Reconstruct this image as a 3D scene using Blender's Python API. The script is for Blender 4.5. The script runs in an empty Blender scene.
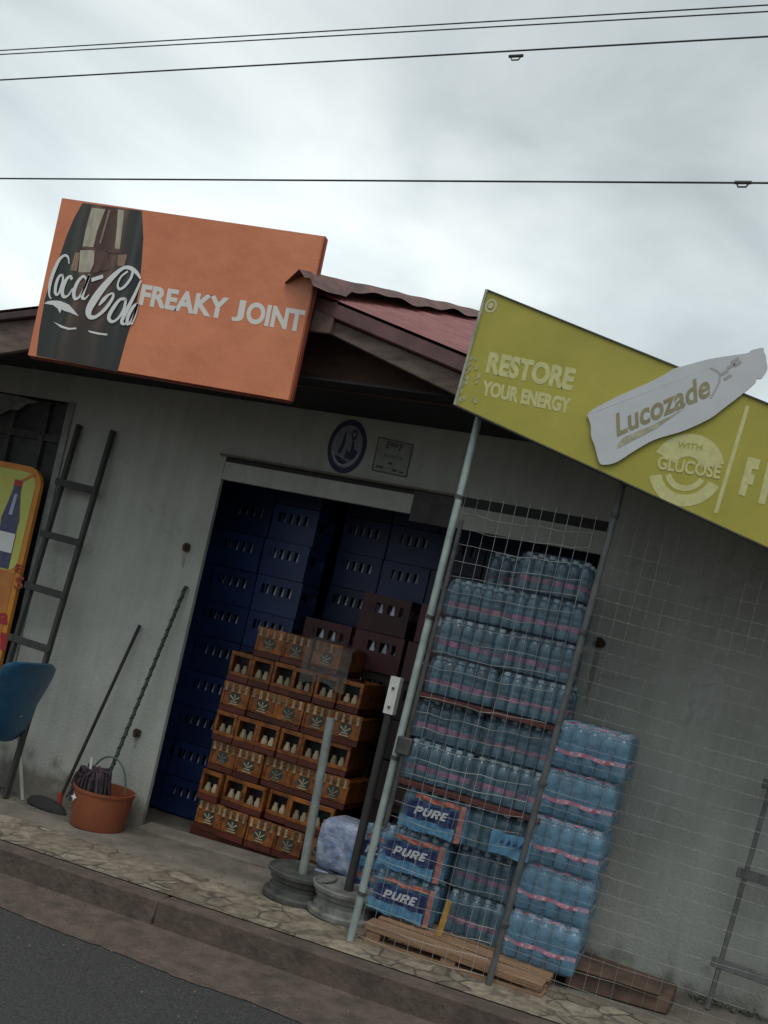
import bpy, math, random
from mathutils import Vector, Matrix
random.seed(7)
S = bpy.context.scene
COL = S.collection

# ------------------------------------------------------------------ camera
F_PX, ROLL, YAW = 1000.0, math.radians(13.0), math.radians(22.433)
PPX, PPY = 360.1, 615.5
CAM = Vector((0.0, -5.205, 1.540))
fwd = Vector((-math.sin(YAW), math.cos(YAW), 0)); rgt = Vector((math.cos(YAW), math.sin(YAW), 0)); up = Vector((0, 0, 1))
cx = math.cos(ROLL) * rgt + math.sin(ROLL) * up
cy = -math.sin(ROLL) * rgt + math.cos(ROLL) * up
cam_d = bpy.data.cameras.new('camera'); cam = bpy.data.objects.new('camera', cam_d); COL.objects.link(cam)
cam.matrix_world = Matrix((( cx.x, cy.x, -fwd.x, CAM.x), (cx.y, cy.y, -fwd.y, CAM.y), (cx.z, cy.z, -fwd.z, CAM.z), (0, 0, 0, 1)))
cam_d.sensor_fit = 'VERTICAL'; cam_d.sensor_height = 36.0; cam_d.sensor_width = 27.0
cam_d.lens = F_PX * 36.0 / 1024
cam_d.shift_x = (384 - PPX) / 1024; cam_d.shift_y = (PPY - 512) / 1024
cam_d.clip_end = 3000; S.camera = cam

# ------------------------------------------------------------------ sky and light
SUN_EL, SUN_AZ = 68, 150          # high, veiled, from behind the camera
w = bpy.data.worlds.new('World'); S.world = w; w.use_nodes = True
nt = w.node_tree; nt.nodes.clear(); L = nt.links.new
out = nt.nodes.new('ShaderNodeOutputWorld')
sky = nt.nodes.new('ShaderNodeTexSky'); sky.sky_type = 'NISHITA'; sky.sun_disc = False
sky.sun_elevation = math.radians(SUN_EL); sky.sun_rotation = math.radians(SUN_AZ)
b1 = nt.nodes.new('ShaderNodeBackground'); b1.inputs[1].default_value = 0.10; L(sky.outputs[0], b1.inputs[0])
tc = nt.nodes.new('ShaderNodeTexCoord')
mp = nt.nodes.new('ShaderNodeMapping'); mp.inputs['Scale'].default_value = (1.0, 1.0, 1.9); mp.inputs['Location'].default_value = (3.1, 0.4, 1.55)
L(tc.outputs['Generated'], mp.inputs[0])
nz = nt.nodes.new('ShaderNodeTexNoise'); nz.inputs['Scale'].default_value = 2.9; nz.inputs['Detail'].default_value = 7; nz.inputs['Roughness'].default_value = 0.48
nz.inputs['Distortion'].default_value = 0.5
L(mp.outputs[0], nz.inputs['Vector'])
rp = nt.nodes.new('ShaderNodeValToRGB'); e = rp.color_ramp.elements
e[0].position = 0.36; e[0].color = (0.42, 0.475, 0.49, 1); e[1].position = 0.68; e[1].color = (0.76, 0.82, 0.815, 1)
m_ = rp.color_ramp.elements.new(0.52); m_.color = (0.575, 0.635, 0.65, 1)
L(nz.outputs['Fac'], rp.inputs[0])
# an overcast sky is brighter overhead than near the horizon; the thin bank low down lets more light through
sx = nt.nodes.new('ShaderNodeSeparateXYZ'); L(tc.outputs['Generated'], sx.inputs[0])
gr = nt.nodes.new('ShaderNodeValToRGB'); g = gr.color_ramp.elements
g[0].position = 0.0; g[0].color = (1.15, 1.15, 1.12, 1); g[1].position = 1.0; g[1].color = (1.2, 1.2, 1.2, 1)
for p, v in ((0.33, 1.38), (0.46, 1.12), (0.72, 1.05)):
    q = g.new(p); q.color = (v, v, v, 1)
L(sx.outputs['Z'], gr.inputs[0])
mu = nt.nodes.new('ShaderNodeMix'); mu.data_type = 'RGBA'; mu.blend_type = 'MULTIPLY'; mu.inputs[0].default_value = 1
L(rp.outputs[0], mu.inputs[6]); L(gr.outputs[0], mu.inputs[7])
# unseen sky behind the camera dimmed low to darken the interior, brightened higher up
my = nt.nodes.new('ShaderNodeMath'); my.operation = 'MULTIPLY_ADD'; my.use_clamp = True; my.inputs[1].default_value = -1.4; my.inputs[2].default_value = 0.25; L(sx.outputs['Y'], my.inputs[0])
g2 = nt.nodes.new('ShaderNodeValToRGB'); h = g2.color_ramp.elements
h[0].position = 0.0; h[0].color = (0.52, 0.52, 0.53, 1); h[1].position = 1.0; h[1].color = (1.2, 1.2, 1.2, 1)
for p, v in ((0.35, 0.68), (0.62, 1.42)):
    q = h.new(p); q.color = (v, v, v, 1)
L(sx.outputs['Z'], g2.inputs[0])
brk = nt.nodes.new('ShaderNodeVectorMath'); brk.operation = 'DOT_PRODUCT'; L(tc.outputs['Generated'], brk.inputs[0]); brk.inputs[1].default_value = (-0.63, 0.68, 0.376)
bm_ = nt.nodes.new('ShaderNodeMapRange'); bm_.interpolation_type = 'SMOOTHSTEP'; L(brk.outputs['Value'], bm_.inputs[0]); bm_.inputs[1].default_value = 0.93; bm_.inputs[2].default_value = 1.0; bm_.inputs[3].default_value = 1.0; bm_.inputs[4].default_value = 1.08
mub = nt.nodes.new('ShaderNodeVectorMath'); mub.operation = 'SCALE'; L(mu.outputs[2], mub.inputs[0]); L(bm_.outputs[0], mub.inputs['Scale'])
mu2 = nt.nodes.new('ShaderNodeMix'); mu2.data_type = 'RGBA'; mu2.blend_type = 'MULTIPLY'; L(my.outputs[0], mu2.inputs[0]); L(mub.outputs[0], mu2.inputs[6]); L(g2.outputs[0], mu2.inputs[7])
b2 = nt.nodes.new('ShaderNodeBackground'); b2.inputs[1].default_value = 1.0; L(mu2.outputs[2], b2.inputs[0])
mxs = nt.nodes.new('ShaderNodeMixShader'); mxs.inputs[0].default_value = 0.93
L(b1.outputs[0], mxs.inputs[1]); L(b2.outputs[0], mxs.inputs[2]); L(mxs.outputs[0], out.inputs[0])
sd = bpy.data.lights.new('sun', 'SUN'); sd.energy = 1.5; sd.angle = math.radians(30); sd.color = (1.0, 0.95, 0.88)
sun = bpy.data.objects.new('sun', sd); COL.objects.link(sun)
sun.rotation_euler = (math.radians(90 - SUN_EL), 0, math.radians(22))
vs = S.view_settings; vs.view_transform = 'Standard'; vs.look = 'None'; vs.exposure = 0.0; vs.gamma = 1.0; vs.use_curve_mapping = False
S.render.filter_size = 2.0
S.cycles.transparent_max_bounces = 16; S.cycles.max_bounces = 8

# ------------------------------------------------------------------ measuring: a photo pixel on the vertical plane y = Y, or on the pavement
def ray(px, py):
    return F_PX * fwd + (px - PPX) * cx - (py - PPY) * cy
def at(px, py, Y):
    d = ray(px, py); return CAM + d * ((Y - CAM.y) / d.y)
GS, GZ = 0.040, 0.120                       # the pavement climbs gently to the right
def gz(x): return GZ + GS * x
def atg(px, py, off=0.0):
    d = ray(px, py); return CAM + d * ((GZ + off + GS * CAM.x - CAM.z) / (d.z - GS * d.x))

# ------------------------------------------------------------------ materials
MATS = {}
def mat(name, col, rough=0.6, var=0.0, vscale=8.0, bump=0.0, bscale=40.0, metal=0.0, spec=0.5, col2=None, stretch=(1, 1, 1), trans=0.0, rnd=0.0):
    if name in MATS: return MATS[name]
    m = bpy.data.materials.new(name); m.use_nodes = True
    n = m.node_tree; P = n.nodes['Principled BSDF']; l = n.links.new
    P.inputs['Base Color'].default_value = (*col, 1); P.inputs['Roughness'].default_value = rough
    P.inputs['Metallic'].default_value = metal; P.inputs['Specular IOR Level'].default_value = spec
    P.inputs['Transmission Weight'].default_value = trans
    t = n.nodes.new('ShaderNodeTexCoord'); mpn = n.nodes.new('ShaderNodeMapping'); mpn.inputs['Scale'].default_value = stretch
    l(t.outputs['Object'], mpn.inputs[0])
    if var > 0 or col2:
        a = n.nodes.new('ShaderNodeTexNoise'); a.inputs['Scale'].default_value = vscale; a.inputs['Detail'].default_value = 6; a.inputs['Roughness'].default_value = 0.62
        l(mpn.outputs[0], a.inputs['Vector'])
        r = n.nodes.new('ShaderNodeValToRGB'); r.color_ramp.elements[0].position = 0.33; r.color_ramp.elements[1].position = 0.68
        c2 = col2 if col2 else tuple(min(1, c * (1 + var)) for c in col)
        c1 = col if col2 else tuple(c * (1 - var) for c in col)
        r.color_ramp.elements[0].color = (*c1, 1); r.color_ramp.elements[1].color = (*c2, 1)
        l(a.outputs['Fac'], r.inputs[0]); l(r.outputs[0], P.inputs['Base Color'])
    if rnd > 0:
        oi = n.nodes.new('ShaderNodeObjectInfo'); vm = n.nodes.new('ShaderNodeVectorMath'); vm.operation = 'SCALE'; vm.inputs[0].default_value = (37, 53, 71); l(oi.outputs['Random'], vm.inputs['Scale'])
        l(vm.outputs[0], mpn.inputs['Location'])
        mr_ = n.nodes.new('ShaderNodeMapRange'); mr_.inputs[3].default_value = 1 - rnd; mr_.inputs[4].default_value = 1 + rnd; l(oi.outputs['Random'], mr_.inputs[0])
        hs = n.nodes.new('ShaderNodeHueSaturation'); l(mr_.outputs[0], hs.inputs['Value']); src = P.inputs['Base Color'].links[0].from_socket; l(src, hs.inputs['Color']); l(hs.outputs[0], P.inputs['Base Color'])
    if bump > 0:
        b = n.nodes.new('ShaderNodeTexNoise'); b.inputs['Scale'].default_value = bscale; b.inputs['Detail'].default_value = 5
        l(mpn.outputs[0], b.inputs['Vector'])
        bp = n.nodes.new('ShaderNodeBump'); bp.inputs['Strength'].default_value = bump; bp.inputs['Distance'].default_value = 0.02
        l(b.outputs['Fac'], bp.inputs['Height']); l(bp.outputs[0], P.inputs['Normal'])
    MATS[name] = m; return m

def wall_material():
    m = mat('plaster', (0.30, 0.325, 0.285), 0.9, bump=0.25, bscale=60)
    n = m.node_tree; l = n.links.new; P = n.nodes['Principled BSDF']; t = n.nodes['Texture Coordinate']
    def noise(scale, det, st):
        mpn = n.nodes.new('ShaderNodeMapping'); mpn.inputs['Scale'].default_value = st; l(t.outputs['Object'], mpn.inputs[0])
        a = n.nodes.new('ShaderNodeTexNoise'); a.inputs['Scale'].default_value = scale; a.inputs['Detail'].default_value = det; a.inputs['Roughness'].default_value = 0.6
        l(mpn.outputs[0], a.inputs['Vector']); return a.outputs['Fac']
    def ramp(f, stops):
        r = n.nodes.new('ShaderNodeValToRGB'); E = r.color_ramp.elements
        E[0].position, E[0].color = stops[0][0], (*stops[0][1], 1); E[1].position, E[1].color = stops[-1][0], (*stops[-1][1], 1)
        for p, c in stops[1:-1]: q = E.new(p); q.color = (*c, 1)
        l(f, r.inputs[0]); return r.outputs[0]
    def mix(f, a, b, mode='MIX'):
        x = n.nodes.new('ShaderNodeMix'); x.data_type = 'RGBA'; x.blend_type = mode
        if isinstance(f, float): x.inputs[0].default_value = f
        else: l(f, x.inputs[0])
        l(a, x.inputs[6]); l(b, x.inputs[7]); return x.outputs[2]
    base = ramp(noise(2.2, 7, (1, 1, 0.7)), [(0.3, (0.335, 0.345, 0.315)), (0.50, (0.41, 0.422, 0.39)), (0.7, (0.455, 0.468, 0.435))])
    streak = ramp(noise(3.0, 6, (4.5, 4.5, 0.28)), [(0.35, (0.86, 0.855, 0.82)), (0.6, (1, 1, 1))])
    c = mix(0.8, base, streak, 'MULTIPLY')
    # lighter repaired patches and a few hairline cracks
    pn = noise(1.3, 8, (1, 1, 1.3)); pr_ = n.nodes.new('ShaderNodeMapRange'); l(pn, pr_.inputs[0]); pr_.inputs[1].default_value = 0.55; pr_.inputs[2].default_value = 0.58; pr_.inputs[4].default_value = 0.45
    pc = ramp(noise(20, 5, (1, 1, 1)), [(0.3, (0.38, 0.39, 0.37)), (0.7, (0.49, 0.50, 0.475))]); c = mix(pr_.outputs[0], c, pc)
    dnz = n.nodes.new('ShaderNodeTexNoise'); dnz.inputs['Scale'].default_value = 3; dnz.inputs['Detail'].default_value = 6; l(t.outputs['Object'], dnz.inputs['Vector'])
    vma = n.nodes.new('ShaderNodeVectorMath'); vma.operation = 'MULTIPLY_ADD'; l(dnz.outputs['Color'], vma.inputs[0]); vma.inputs[1].default_value = (0.5, 0.5, 0.5); l(t.outputs['Object'], vma.inputs[2])
    vor = n.nodes.new('ShaderNodeTexVoronoi'); vor.feature = 'DISTANCE_TO_EDGE'; vor.inputs['Scale'].default_value = 0.75; l(vma.outputs[0], vor.inputs['Vector'])
    ck = n.nodes.new('ShaderNodeMapRange'); l(vor.outputs['Distance'], ck.inputs[0]); ck.inputs[1].default_value = 0.002; ck.inputs[2].default_value = 0.007; ck.inputs[3].default_value = 0.16; ck.inputs[4].default_value = 0
    ckm = n.nodes.new('ShaderNodeMath'); ckm.operation = 'MULTIPLY'; l(ck.outputs[0], ckm.inputs[0]); cg = n.nodes.new('ShaderNodeMapRange'); l(noise(1.7, 3, (1, 1, 1)), cg.inputs[0]); cg.inputs[1].default_value = 0.48; cg.inputs[2].default_value = 0.56; l(cg.outputs[0], ckm.inputs[1])
    dk = n.nodes.new('ShaderNodeRGB'); dk.outputs[0].default_value = (0.09, 0.09, 0.08, 1); c = mix(ckm.outputs[0], c, dk.outputs[0])
    # splashed mud along the foot of the wall
    sep = n.nodes.new('ShaderNodeSeparateXYZ'); l(t.outputs['Object'], sep.inputs[0])
    ad = n.nodes.new('ShaderNodeMath'); ad.operation = 'MULTIPLY_ADD'; l(noise(9, 6, (1, 1, 1)), ad.inputs[0]); ad.inputs[1].default_value = -0.55; l(sep.outputs['Z'], ad.inputs[2])
    mr = n.nodes.new('ShaderNodeMapRange'); l(ad.outputs[0], mr.inputs[0]); mr.inputs[1].default_value = -0.22; mr.inputs[2].default_value = -0.05; mr.inputs[3].default_value = 0.75; mr.inputs[4].default_value = 0
    mud = ramp(noise(14, 5, (1, 1, 1)), [(0.35, (0.07, 0.055, 0.04)), (0.7, (0.15, 0.12, 0.09))])
    c = mix(mr.outputs[0], c, mud)
    for k in list(P.inputs['Base Color'].links): n.links.remove(k)
    l(c, P.inputs['Base Color']); return m

def paving_material():
    m = mat('crazy_paving', (0.3, 0.27, 0.22), 0.85, bump=0.0)
    n = m.node_tree; l = n.links.new; P = n.nodes['Principled BSDF']; t = n.nodes['Texture Coordinate']
    dn = n.nodes.new('ShaderNodeTexNoise'); dn.inputs['Scale'].default_value = 5; dn.inputs['Detail'].default_value = 4; l(t.outputs['Object'], dn.inputs['Vector'])
    ml = n.nodes.new('ShaderNodeVectorMath'); ml.operation = 'MULTIPLY_ADD'; l(dn.outputs['Color'], ml.inputs[0]); ml.inputs[1].default_value = (0.16, 0.16, 0); l(t.outputs['Object'], ml.inputs[2])
    vo = n.nodes.new('ShaderNodeTexVoronoi'); vo.feature = 'DISTANCE_TO_EDGE'; vo.inputs['Scale'].default_value = 8.0; l(ml.outputs[0], vo.inputs['Vector'])
    vc = n.nodes.new('ShaderNodeTexVoronoi'); vc.inputs['Scale'].default_value = 8.0; l(ml.outputs[0], vc.inputs['Vector'])
    r = n.nodes.new('ShaderNodeValToRGB'); r.color_ramp.elements[0].position = 0.010; r.color_ramp.elements[1].position = 0.07; l(vo.outputs['Distance'], r.inputs[0])
    # joints are only open here and there
    jn = n.nodes.new('ShaderNodeTexNoise'); jn.inputs['Scale'].default_value = 3.5; jn.inputs['Detail'].default_value = 3; l(t.outputs['Object'], jn.inputs['Vector'])
    jr = n.nodes.new('ShaderNodeValToRGB'); jr.color_ramp.elements[0].position = 0.42; jr.color_ramp.elements[1].position = 0.58; l(jn.outputs['Fac'], jr.inputs[0])
    jm = n.nodes.new('ShaderNodeMath'); jm.operation = 'MAXIMUM'; l(r.outputs[0], jm.inputs[0]); l(jr.outputs[0], jm.inputs[1])
    sc = n.nodes.new('ShaderNodeValToRGB'); sc.color_ramp.elements[0].color = (0.15, 0.125, 0.10, 1); sc.color_ramp.elements[1].color = (0.27, 0.24, 0.195, 1)
    sepc = n.nodes.new('ShaderNodeSeparateColor'); l(vc.outputs['Color'], sepc.inputs[0]); l(sepc.outputs[0], sc.inputs[0])
    fn = n.nodes.new('ShaderNodeTexNoise'); fn.inputs['Scale'].default_value = 22; fn.inputs['Detail'].default_value = 6; l(t.outputs['Object'], fn.inputs['Vector'])
    fr = n.nodes.new('ShaderNodeValToRGB'); fr.color_ramp.elements[0].color = (0.5, 0.47, 0.43, 1); fr.color_ramp.elements[1].color = (1.15, 1.12, 1.06, 1); fr.color_ramp.elements[0].position = 0.3; fr.color_ramp.elements[1].position = 0.7
    l(fn.outputs['Fac'], fr.inputs[0])
    m1 = n.nodes.new('ShaderNodeMix'); m1.data_type = 'RGBA'; m1.blend_type = 'MULTIPLY'; m1.inputs[0].default_value = 1; l(sc.outputs[0], m1.inputs[6]); l(fr.outputs[0], m1.inputs[7])
    m2 = n.nodes.new('ShaderNodeMix'); m2.data_type = 'RGBA'; m2.inputs[6].default_value = (0.060, 0.050, 0.040, 1); l(jm.outputs[0], m2.inputs[0]); l(m1.outputs[2], m2.inputs[7])
    l(m2.outputs[2], P.inputs['Base Color'])
    bp = n.nodes.new('ShaderNodeBump'); bp.inputs['Strength'].default_value = 0.6; bp.inputs['Distance'].default_value = 0.015; l(jm.outputs[0], bp.inputs['Height']); l(bp.outputs[0], P.inputs['Normal'])
    return m

def film_material(name, col, fac):
    m = bpy.data.materials.new(name); m.use_nodes = True; n = m.node_tree; l = n.links.new
    P = n.nodes['Principled BSDF']; P.inputs['Base Color'].default_value = (*col, 1); P.inputs['Roughness'].default_value = 0.10
    tb = n.nodes.new('ShaderNodeBsdfTransparent'); mx = n.nodes.new('ShaderNodeMixShader')
    t = n.nodes.new('ShaderNodeTexCoord'); a = n.nodes.new('ShaderNodeTexNoise'); a.inputs['Scale'].default_value = 16; a.inputs['Detail'].default_value = 4; l(t.outputs['Object'], a.inputs['Vector'])
    bp = n.nodes.new('ShaderNodeBump'); bp.inputs['Strength'].default_value = 0.8; bp.inputs['Distance'].default_value = 0.03; l(a.outputs['Fac'], bp.inputs['Height']); l(bp.outputs[0], P.inputs['Normal'])
    mx.inputs[0].default_value = fac; l(tb.outputs[0], mx.inputs[1]); l(P.outputs[0], mx.inputs[2])
    l(mx.outputs[0], n.nodes['Material Output'].inputs[0]); return m

M_WALL = wall_material(); M_PAVE = paving_material()
M_CONC = mat('worn_concrete', (0.095, 0.085, 0.07), 0.9, bump=0.4, bscale=30, vscale=5, col2=(0.20, 0.178, 0.145))
M_KERB = mat('kerb_concrete', (0.052, 0.039, 0.031), 0.95, bump=0.45, bscale=30, vscale=9, col2=(0.108, 0.079, 0.063))
M_DIRT = mat('gutter_dirt', (0.055, 0.042, 0.034), 0.95, bump=0.8, bscale=60, vscale=9, col2=(0.125, 0.093, 0.074))
M_ASPH = mat('asphalt', (0.022, 0.024, 0.024), 0.9, bump=1.0, bscale=150, vscale=90, col2=(0.085, 0.086, 0.082))
M_DARKIN = mat('dark_plaster', (0.06, 0.06, 0.065), 0.9, var=0.2)  # dark plaster for the inner walls and ceiling
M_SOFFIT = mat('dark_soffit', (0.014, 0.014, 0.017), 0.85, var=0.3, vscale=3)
M_PLY = mat('brown_board', (0.085, 0.045, 0.033), 0.8, var=0.3, vscale=6, stretch=(1, 1, 6))
M_FASCIA = mat('weathered_board', (0.075, 0.05, 0.042), 0.8, vscale=5, col2=(0.20, 0.145, 0.12), stretch=(1, 1, 4))
M_ROOF = mat('red_roof_paint', (0.15, 0.045, 0.045), 0.6, vscale=5, col2=(0.24, 0.085, 0.082), stretch=(1, 4, 4))
M_FLASH = mat('faded_red_flashing', (0.085, 0.04, 0.042), 0.6, vscale=8, col2=(0.16, 0.075, 0.075))
M_RIDGE = mat('dark_ridge', (0.05, 0.03, 0.03), 0.7, vscale=10, col2=(0.16, 0.075, 0.065))
M_RUST = mat('rust', (0.05, 0.03, 0.018), 0.9, var=0.5, vscale=40)
M_GALV = mat('galvanised', (0.34, 0.41, 0.39), 0.5, var=0.25, vscale=9, metal=0.35)
M_IRON = mat('dark_iron', (0.07, 0.072, 0.07), 0.6, var=0.4, vscale=14, metal=0.3)
M_PGREY = mat('grey_post', (0.095, 0.10, 0.10), 0.6, var=0.3, vscale=12, metal=0.2)
M_WIRE = mat('fence_wire', (0.27, 0.28, 0.27), 0.6, var=0.6, vscale=3, metal=0.3)
M_BLACK = mat('black', (0.012, 0.012, 0.013), 0.6)
M_DWOOD = mat('dark_wood', (0.045, 0.045, 0.042), 0.7, var=0.4, vscale=10, bump=0.3, stretch=(8, 8, 1))
M_PALLET = mat('pallet_wood', (0.17, 0.095, 0.05), 0.8, vscale=6, col2=(0.30, 0.185, 0.11), stretch=(1, 8, 8), bump=0.3)
M_CARD = mat('brown_carton', (0.05, 0.032, 0.024), 0.85, vscale=9, col2=(0.13, 0.078, 0.055))
M_REDBD = mat('dark_red_board', (0.085, 0.026, 0.024), 0.8, var=0.4)
M_WATER = mat('water_bottle_plastic', (0.055, 0.175, 0.29), 0.10, rnd=0.25, var=0.3, vscale=16, spec=0.8, trans=0.15)
M_CLEAR = mat('clear_bottle_plastic', (0.050, 0.100, 0.135), 0.10, rnd=0.35, var=0.4, vscale=16, spec=0.8, trans=0.15)
M_CAPW = mat('white_cap', (0.42, 0.52, 0.62), 0.35)
M_CAPB = mat('blue_cap', (0.33, 0.41, 0.45), 0.35, rnd=0.3, var=0.2)
M_LABEL = mat('magenta_label', (0.42, 0.06, 0.13), 0.4, vscale=30, col2=(0.52, 0.30, 0.38))
M_FILMB = film_material('blue_shrink_film', (0.24, 0.41, 0.55), 0.34)
M_FILM = film_material('shrink_film', (0.30, 0.46, 0.60), 0.13)
M_FILMG = film_material('dusty_film', (0.25, 0.25, 0.24), 0.28)
M_NAVY = mat('navy_print', (0.010, 0.016, 0.075), 0.35, vscale=14, col2=(0.03, 0.05, 0.15)); M_CYAN = mat('cyan_print', (0.04, 0.14, 0.27), 0.3, vscale=18, col2=(0.13, 0.32, 0.48))
M_SCAR = mat('orange_red_print', (0.20, 0.05, 0.05), 0.4, vscale=22, col2=(0.50, 0.14, 0.08)); M_WHITE = mat('white_print', (0.72, 0.73, 0.72), 0.5)
M_SACH = mat('pale_sachet', (0.18, 0.23, 0.38), 0.2, vscale=12, col2=(0.42, 0.47, 0.60), bump=1.0, bscale=16)
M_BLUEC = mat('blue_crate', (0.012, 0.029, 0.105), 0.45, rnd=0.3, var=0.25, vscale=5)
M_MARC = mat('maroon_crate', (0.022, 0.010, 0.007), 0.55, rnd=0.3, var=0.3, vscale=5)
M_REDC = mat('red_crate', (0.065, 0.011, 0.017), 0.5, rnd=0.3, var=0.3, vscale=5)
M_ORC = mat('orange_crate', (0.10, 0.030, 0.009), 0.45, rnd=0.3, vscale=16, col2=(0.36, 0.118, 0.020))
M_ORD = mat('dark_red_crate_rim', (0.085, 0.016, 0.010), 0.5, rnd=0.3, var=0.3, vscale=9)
M_GLINT = mat('bottle_glint_tone', (0.50, 0.55, 0.64), 0.15, rnd=0.3, spec=0.8, var=0.3, vscale=12)  # pale colour paints in the glints on bottles behind the crate slots
M_DGLASS = mat('dark_drink', (0.045, 0.03, 0.025), 0.12, spec=0.8)
M_GREEN = mat('dark_green_print', (0.03, 0.05, 0.045), 0.5); M_CREAM = mat('cream_print', (0.34, 0.27, 0.17), 0.5, rnd=0.4, var=0.3)

# ------------------------------------------------------------------ mesh building
ORG = {}
class MB:
    def __init__(s): s.v = []; s.f = []
    def add(s, vs, fs):
        o = len(s.v); s.v += [Vector(v) for v in vs]; s.f += [tuple(i + o for i in f) for f in fs]; return s
    def box(s, x0, x1, y0, y1, z0, z1):
        return s.hexa([(x0, y0, z0), (x1, y0, z0), (x1, y1, z0), (x0, y1, z0), (x0, y0, z1), (x1, y0, z1), (x1, y1, z1), (x0, y1, z1)])
    def hexa(s, p):
        return s.add(p, [(0, 3, 2, 1), (4, 5, 6, 7), (0, 1, 5, 4), (1, 2, 6, 5), (2, 3, 7, 6), (3, 0, 4, 7)])
    def bar(s, a, b, w, h, upv=(0, 0, 1)):                  # a rectangular bar from a to b
        a, b = Vector(a), Vector(b); d = (b - a).normalized(); u = Vector(upv)
        if abs(d.dot(u)) > 0.95: u = Vector((0, 1, 0))
        r = d.cross(u).normalized() * w / 2; t = r.cross(d).normalized() * h / 2
        return s.hexa([a - r - t, a + r - t, b + r - t, b - r - t, a - r + t, a + r + t, b + r + t, b - r + t])
    def tube(s, pts, r, n=10, cap=True):
        pts = [Vector(p) for p in pts]; rs = r if isinstance(r, (list, tuple)) else [r] * len(pts)
        vs = []; fs = []
        for i, p in enumerate(pts):
            d = (pts[min(i + 1, len(pts) - 1)] - pts[max(i - 1, 0)]).normalized()
            a = Vector((0, 0, 1)) if abs(d.z) < 0.9 else Vector((1, 0, 0))
            x = d.cross(a).normalized(); y = d.cross(x).normalized()
            for k in range(n):
                t = 2 * math.pi * k / n; vs.append(p + (x * math.cos(t) + y * math.sin(t)) * rs[i])
        for i in range(len(pts) - 1):
            for k in range(n):
                k2 = (k + 1) % n; fs.append((i * n + k, i * n + k2, (i + 1) * n + k2, (i + 1) * n + k))
        if cap: fs += [tuple(range(n))[::-1], tuple((len(pts) - 1) * n + k for k in range(n))]
        return s.add(vs, fs)
    def lathe(s, prof, c=(0, 0, 0), n=16):                  # prof: (radius, height)
        vs = []; fs = []; c = Vector(c)
        for r, z in prof:
            for k in range(n):
                t = 2 * math.pi * k / n; vs.append(c + Vector((r * math.cos(t), r * math.sin(t), z)))
        for i in range(len(prof) - 1):
            for k in range(n):
                k2 = (k + 1) % n; fs.append((i * n + k, i * n + k2, (i + 1) * n + k2, (i + 1) * n + k))
        if prof[0][0] > 1e-5: fs.append(tuple(range(n))[::-1])
        if prof[-1][0] > 1e-5: fs.append(tuple((len(prof) - 1) * n + k for k in range(n)))
        return s.add(vs, fs)
    def prism(s, front, depth):                              # polygon (3-D points) given thickness along depth
        front = [Vector(p) for p in front]; d = Vector(depth); n = len(front)
        fs = [tuple(range(n)), tuple(range(2 * n - 1, n - 1, -1))] + [(i, i + n, (i + 1) % n + n, (i + 1) % n) for i in range(n)]
        return s.add(front + [p + d for p in front], fs)
    def sheet(s, pts): return s.add(pts, [tuple(range(len(pts)))])
    def ribbon(s, pts, Y):                                   # flat painted stroke: (x, z, width) in the plane y = Y
        P = [Vector((p[0], 0, p[1])) for p in pts]; vs = []; fs = []
        for i, p in enumerate(P):
            d = (P[min(i + 1, len(P) - 1)] - P[max(i - 1, 0)]).normalized(); nrm = Vector((-d.z, 0, d.x)) * pts[i][2] / 2
            vs += [(p.x + nrm.x, Y, p.z + nrm.z), (p.x - nrm.x, Y, p.z - nrm.z)]
        for i in range(len(P) - 1): fs.append((2 * i, 2 * i + 1, 2 * i + 3, 2 * i + 2))
        return s.add(vs, fs)
    def build(s, name, m, parent=None, smooth=False, bevel=0.0):
        o0 = ORG.get(parent.name, Vector()) if parent else Vector()
        me = bpy.data.meshes.new(name); me.from_pydata([tuple(v - o0) for v in s.v], [], s.f); me.validate(); me.update()
        import bmesh
        bm = bmesh.new(); bm.from_mesh(me); bmesh.ops.recalc_face_normals(bm, faces=bm.faces)
        if bevel > 0:
            try: bmesh.ops.bevel(bm, geom=bm.edges[:], offset=bevel, segments=1, affect='EDGES', clamp_overlap=True)
            except Exception: pass
        bm.to_mesh(me); bm.free()
        if smooth:
            for p in me.polygons: p.use_smooth = True
        me.set_sharp_from_angle(angle=math.radians(38))
        me.materials.append(m)
        o = bpy.data.objects.new(name, me); COL.objects.link(o)
        if parent: o.parent = parent; ORG[o.name] = o0
        else: ORG[o.name] = Vector()
        return o

def thing(name, label, cat, loc=(0, 0, 0), group=None):
    o = bpy.data.objects.new(name, None); COL.objects.link(o); o.location = loc; o.empty_display_size = 0.1
    o['label'] = label; o['category'] = cat
    if group: o['group'] = group
    ORG[o.name] = Vector(loc); return o
def structure(o): o['kind'] = 'structure'; return o
def kids(o): return [c for c in CH.get(o.name, [])]
CH = {}
def index():
    CH.clear()
    for o in COL.objects:
        if o.parent: CH.setdefault(o.parent.name, []).append(o)
def dup(root, loc, rot=0.0, label=None, group=None, scale=None):
    def cp(o, par):
        c = o.copy(); COL.objects.link(c); c.parent = par
        for k in kids(o): cp(k, c)
        return c
    r = cp(root, None); r.location = loc; r.rotation_euler = (0, 0, rot)
    if scale: r.scale = scale
    if label: r['label'] = label
    if group: r['group'] = group
    return r

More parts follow.
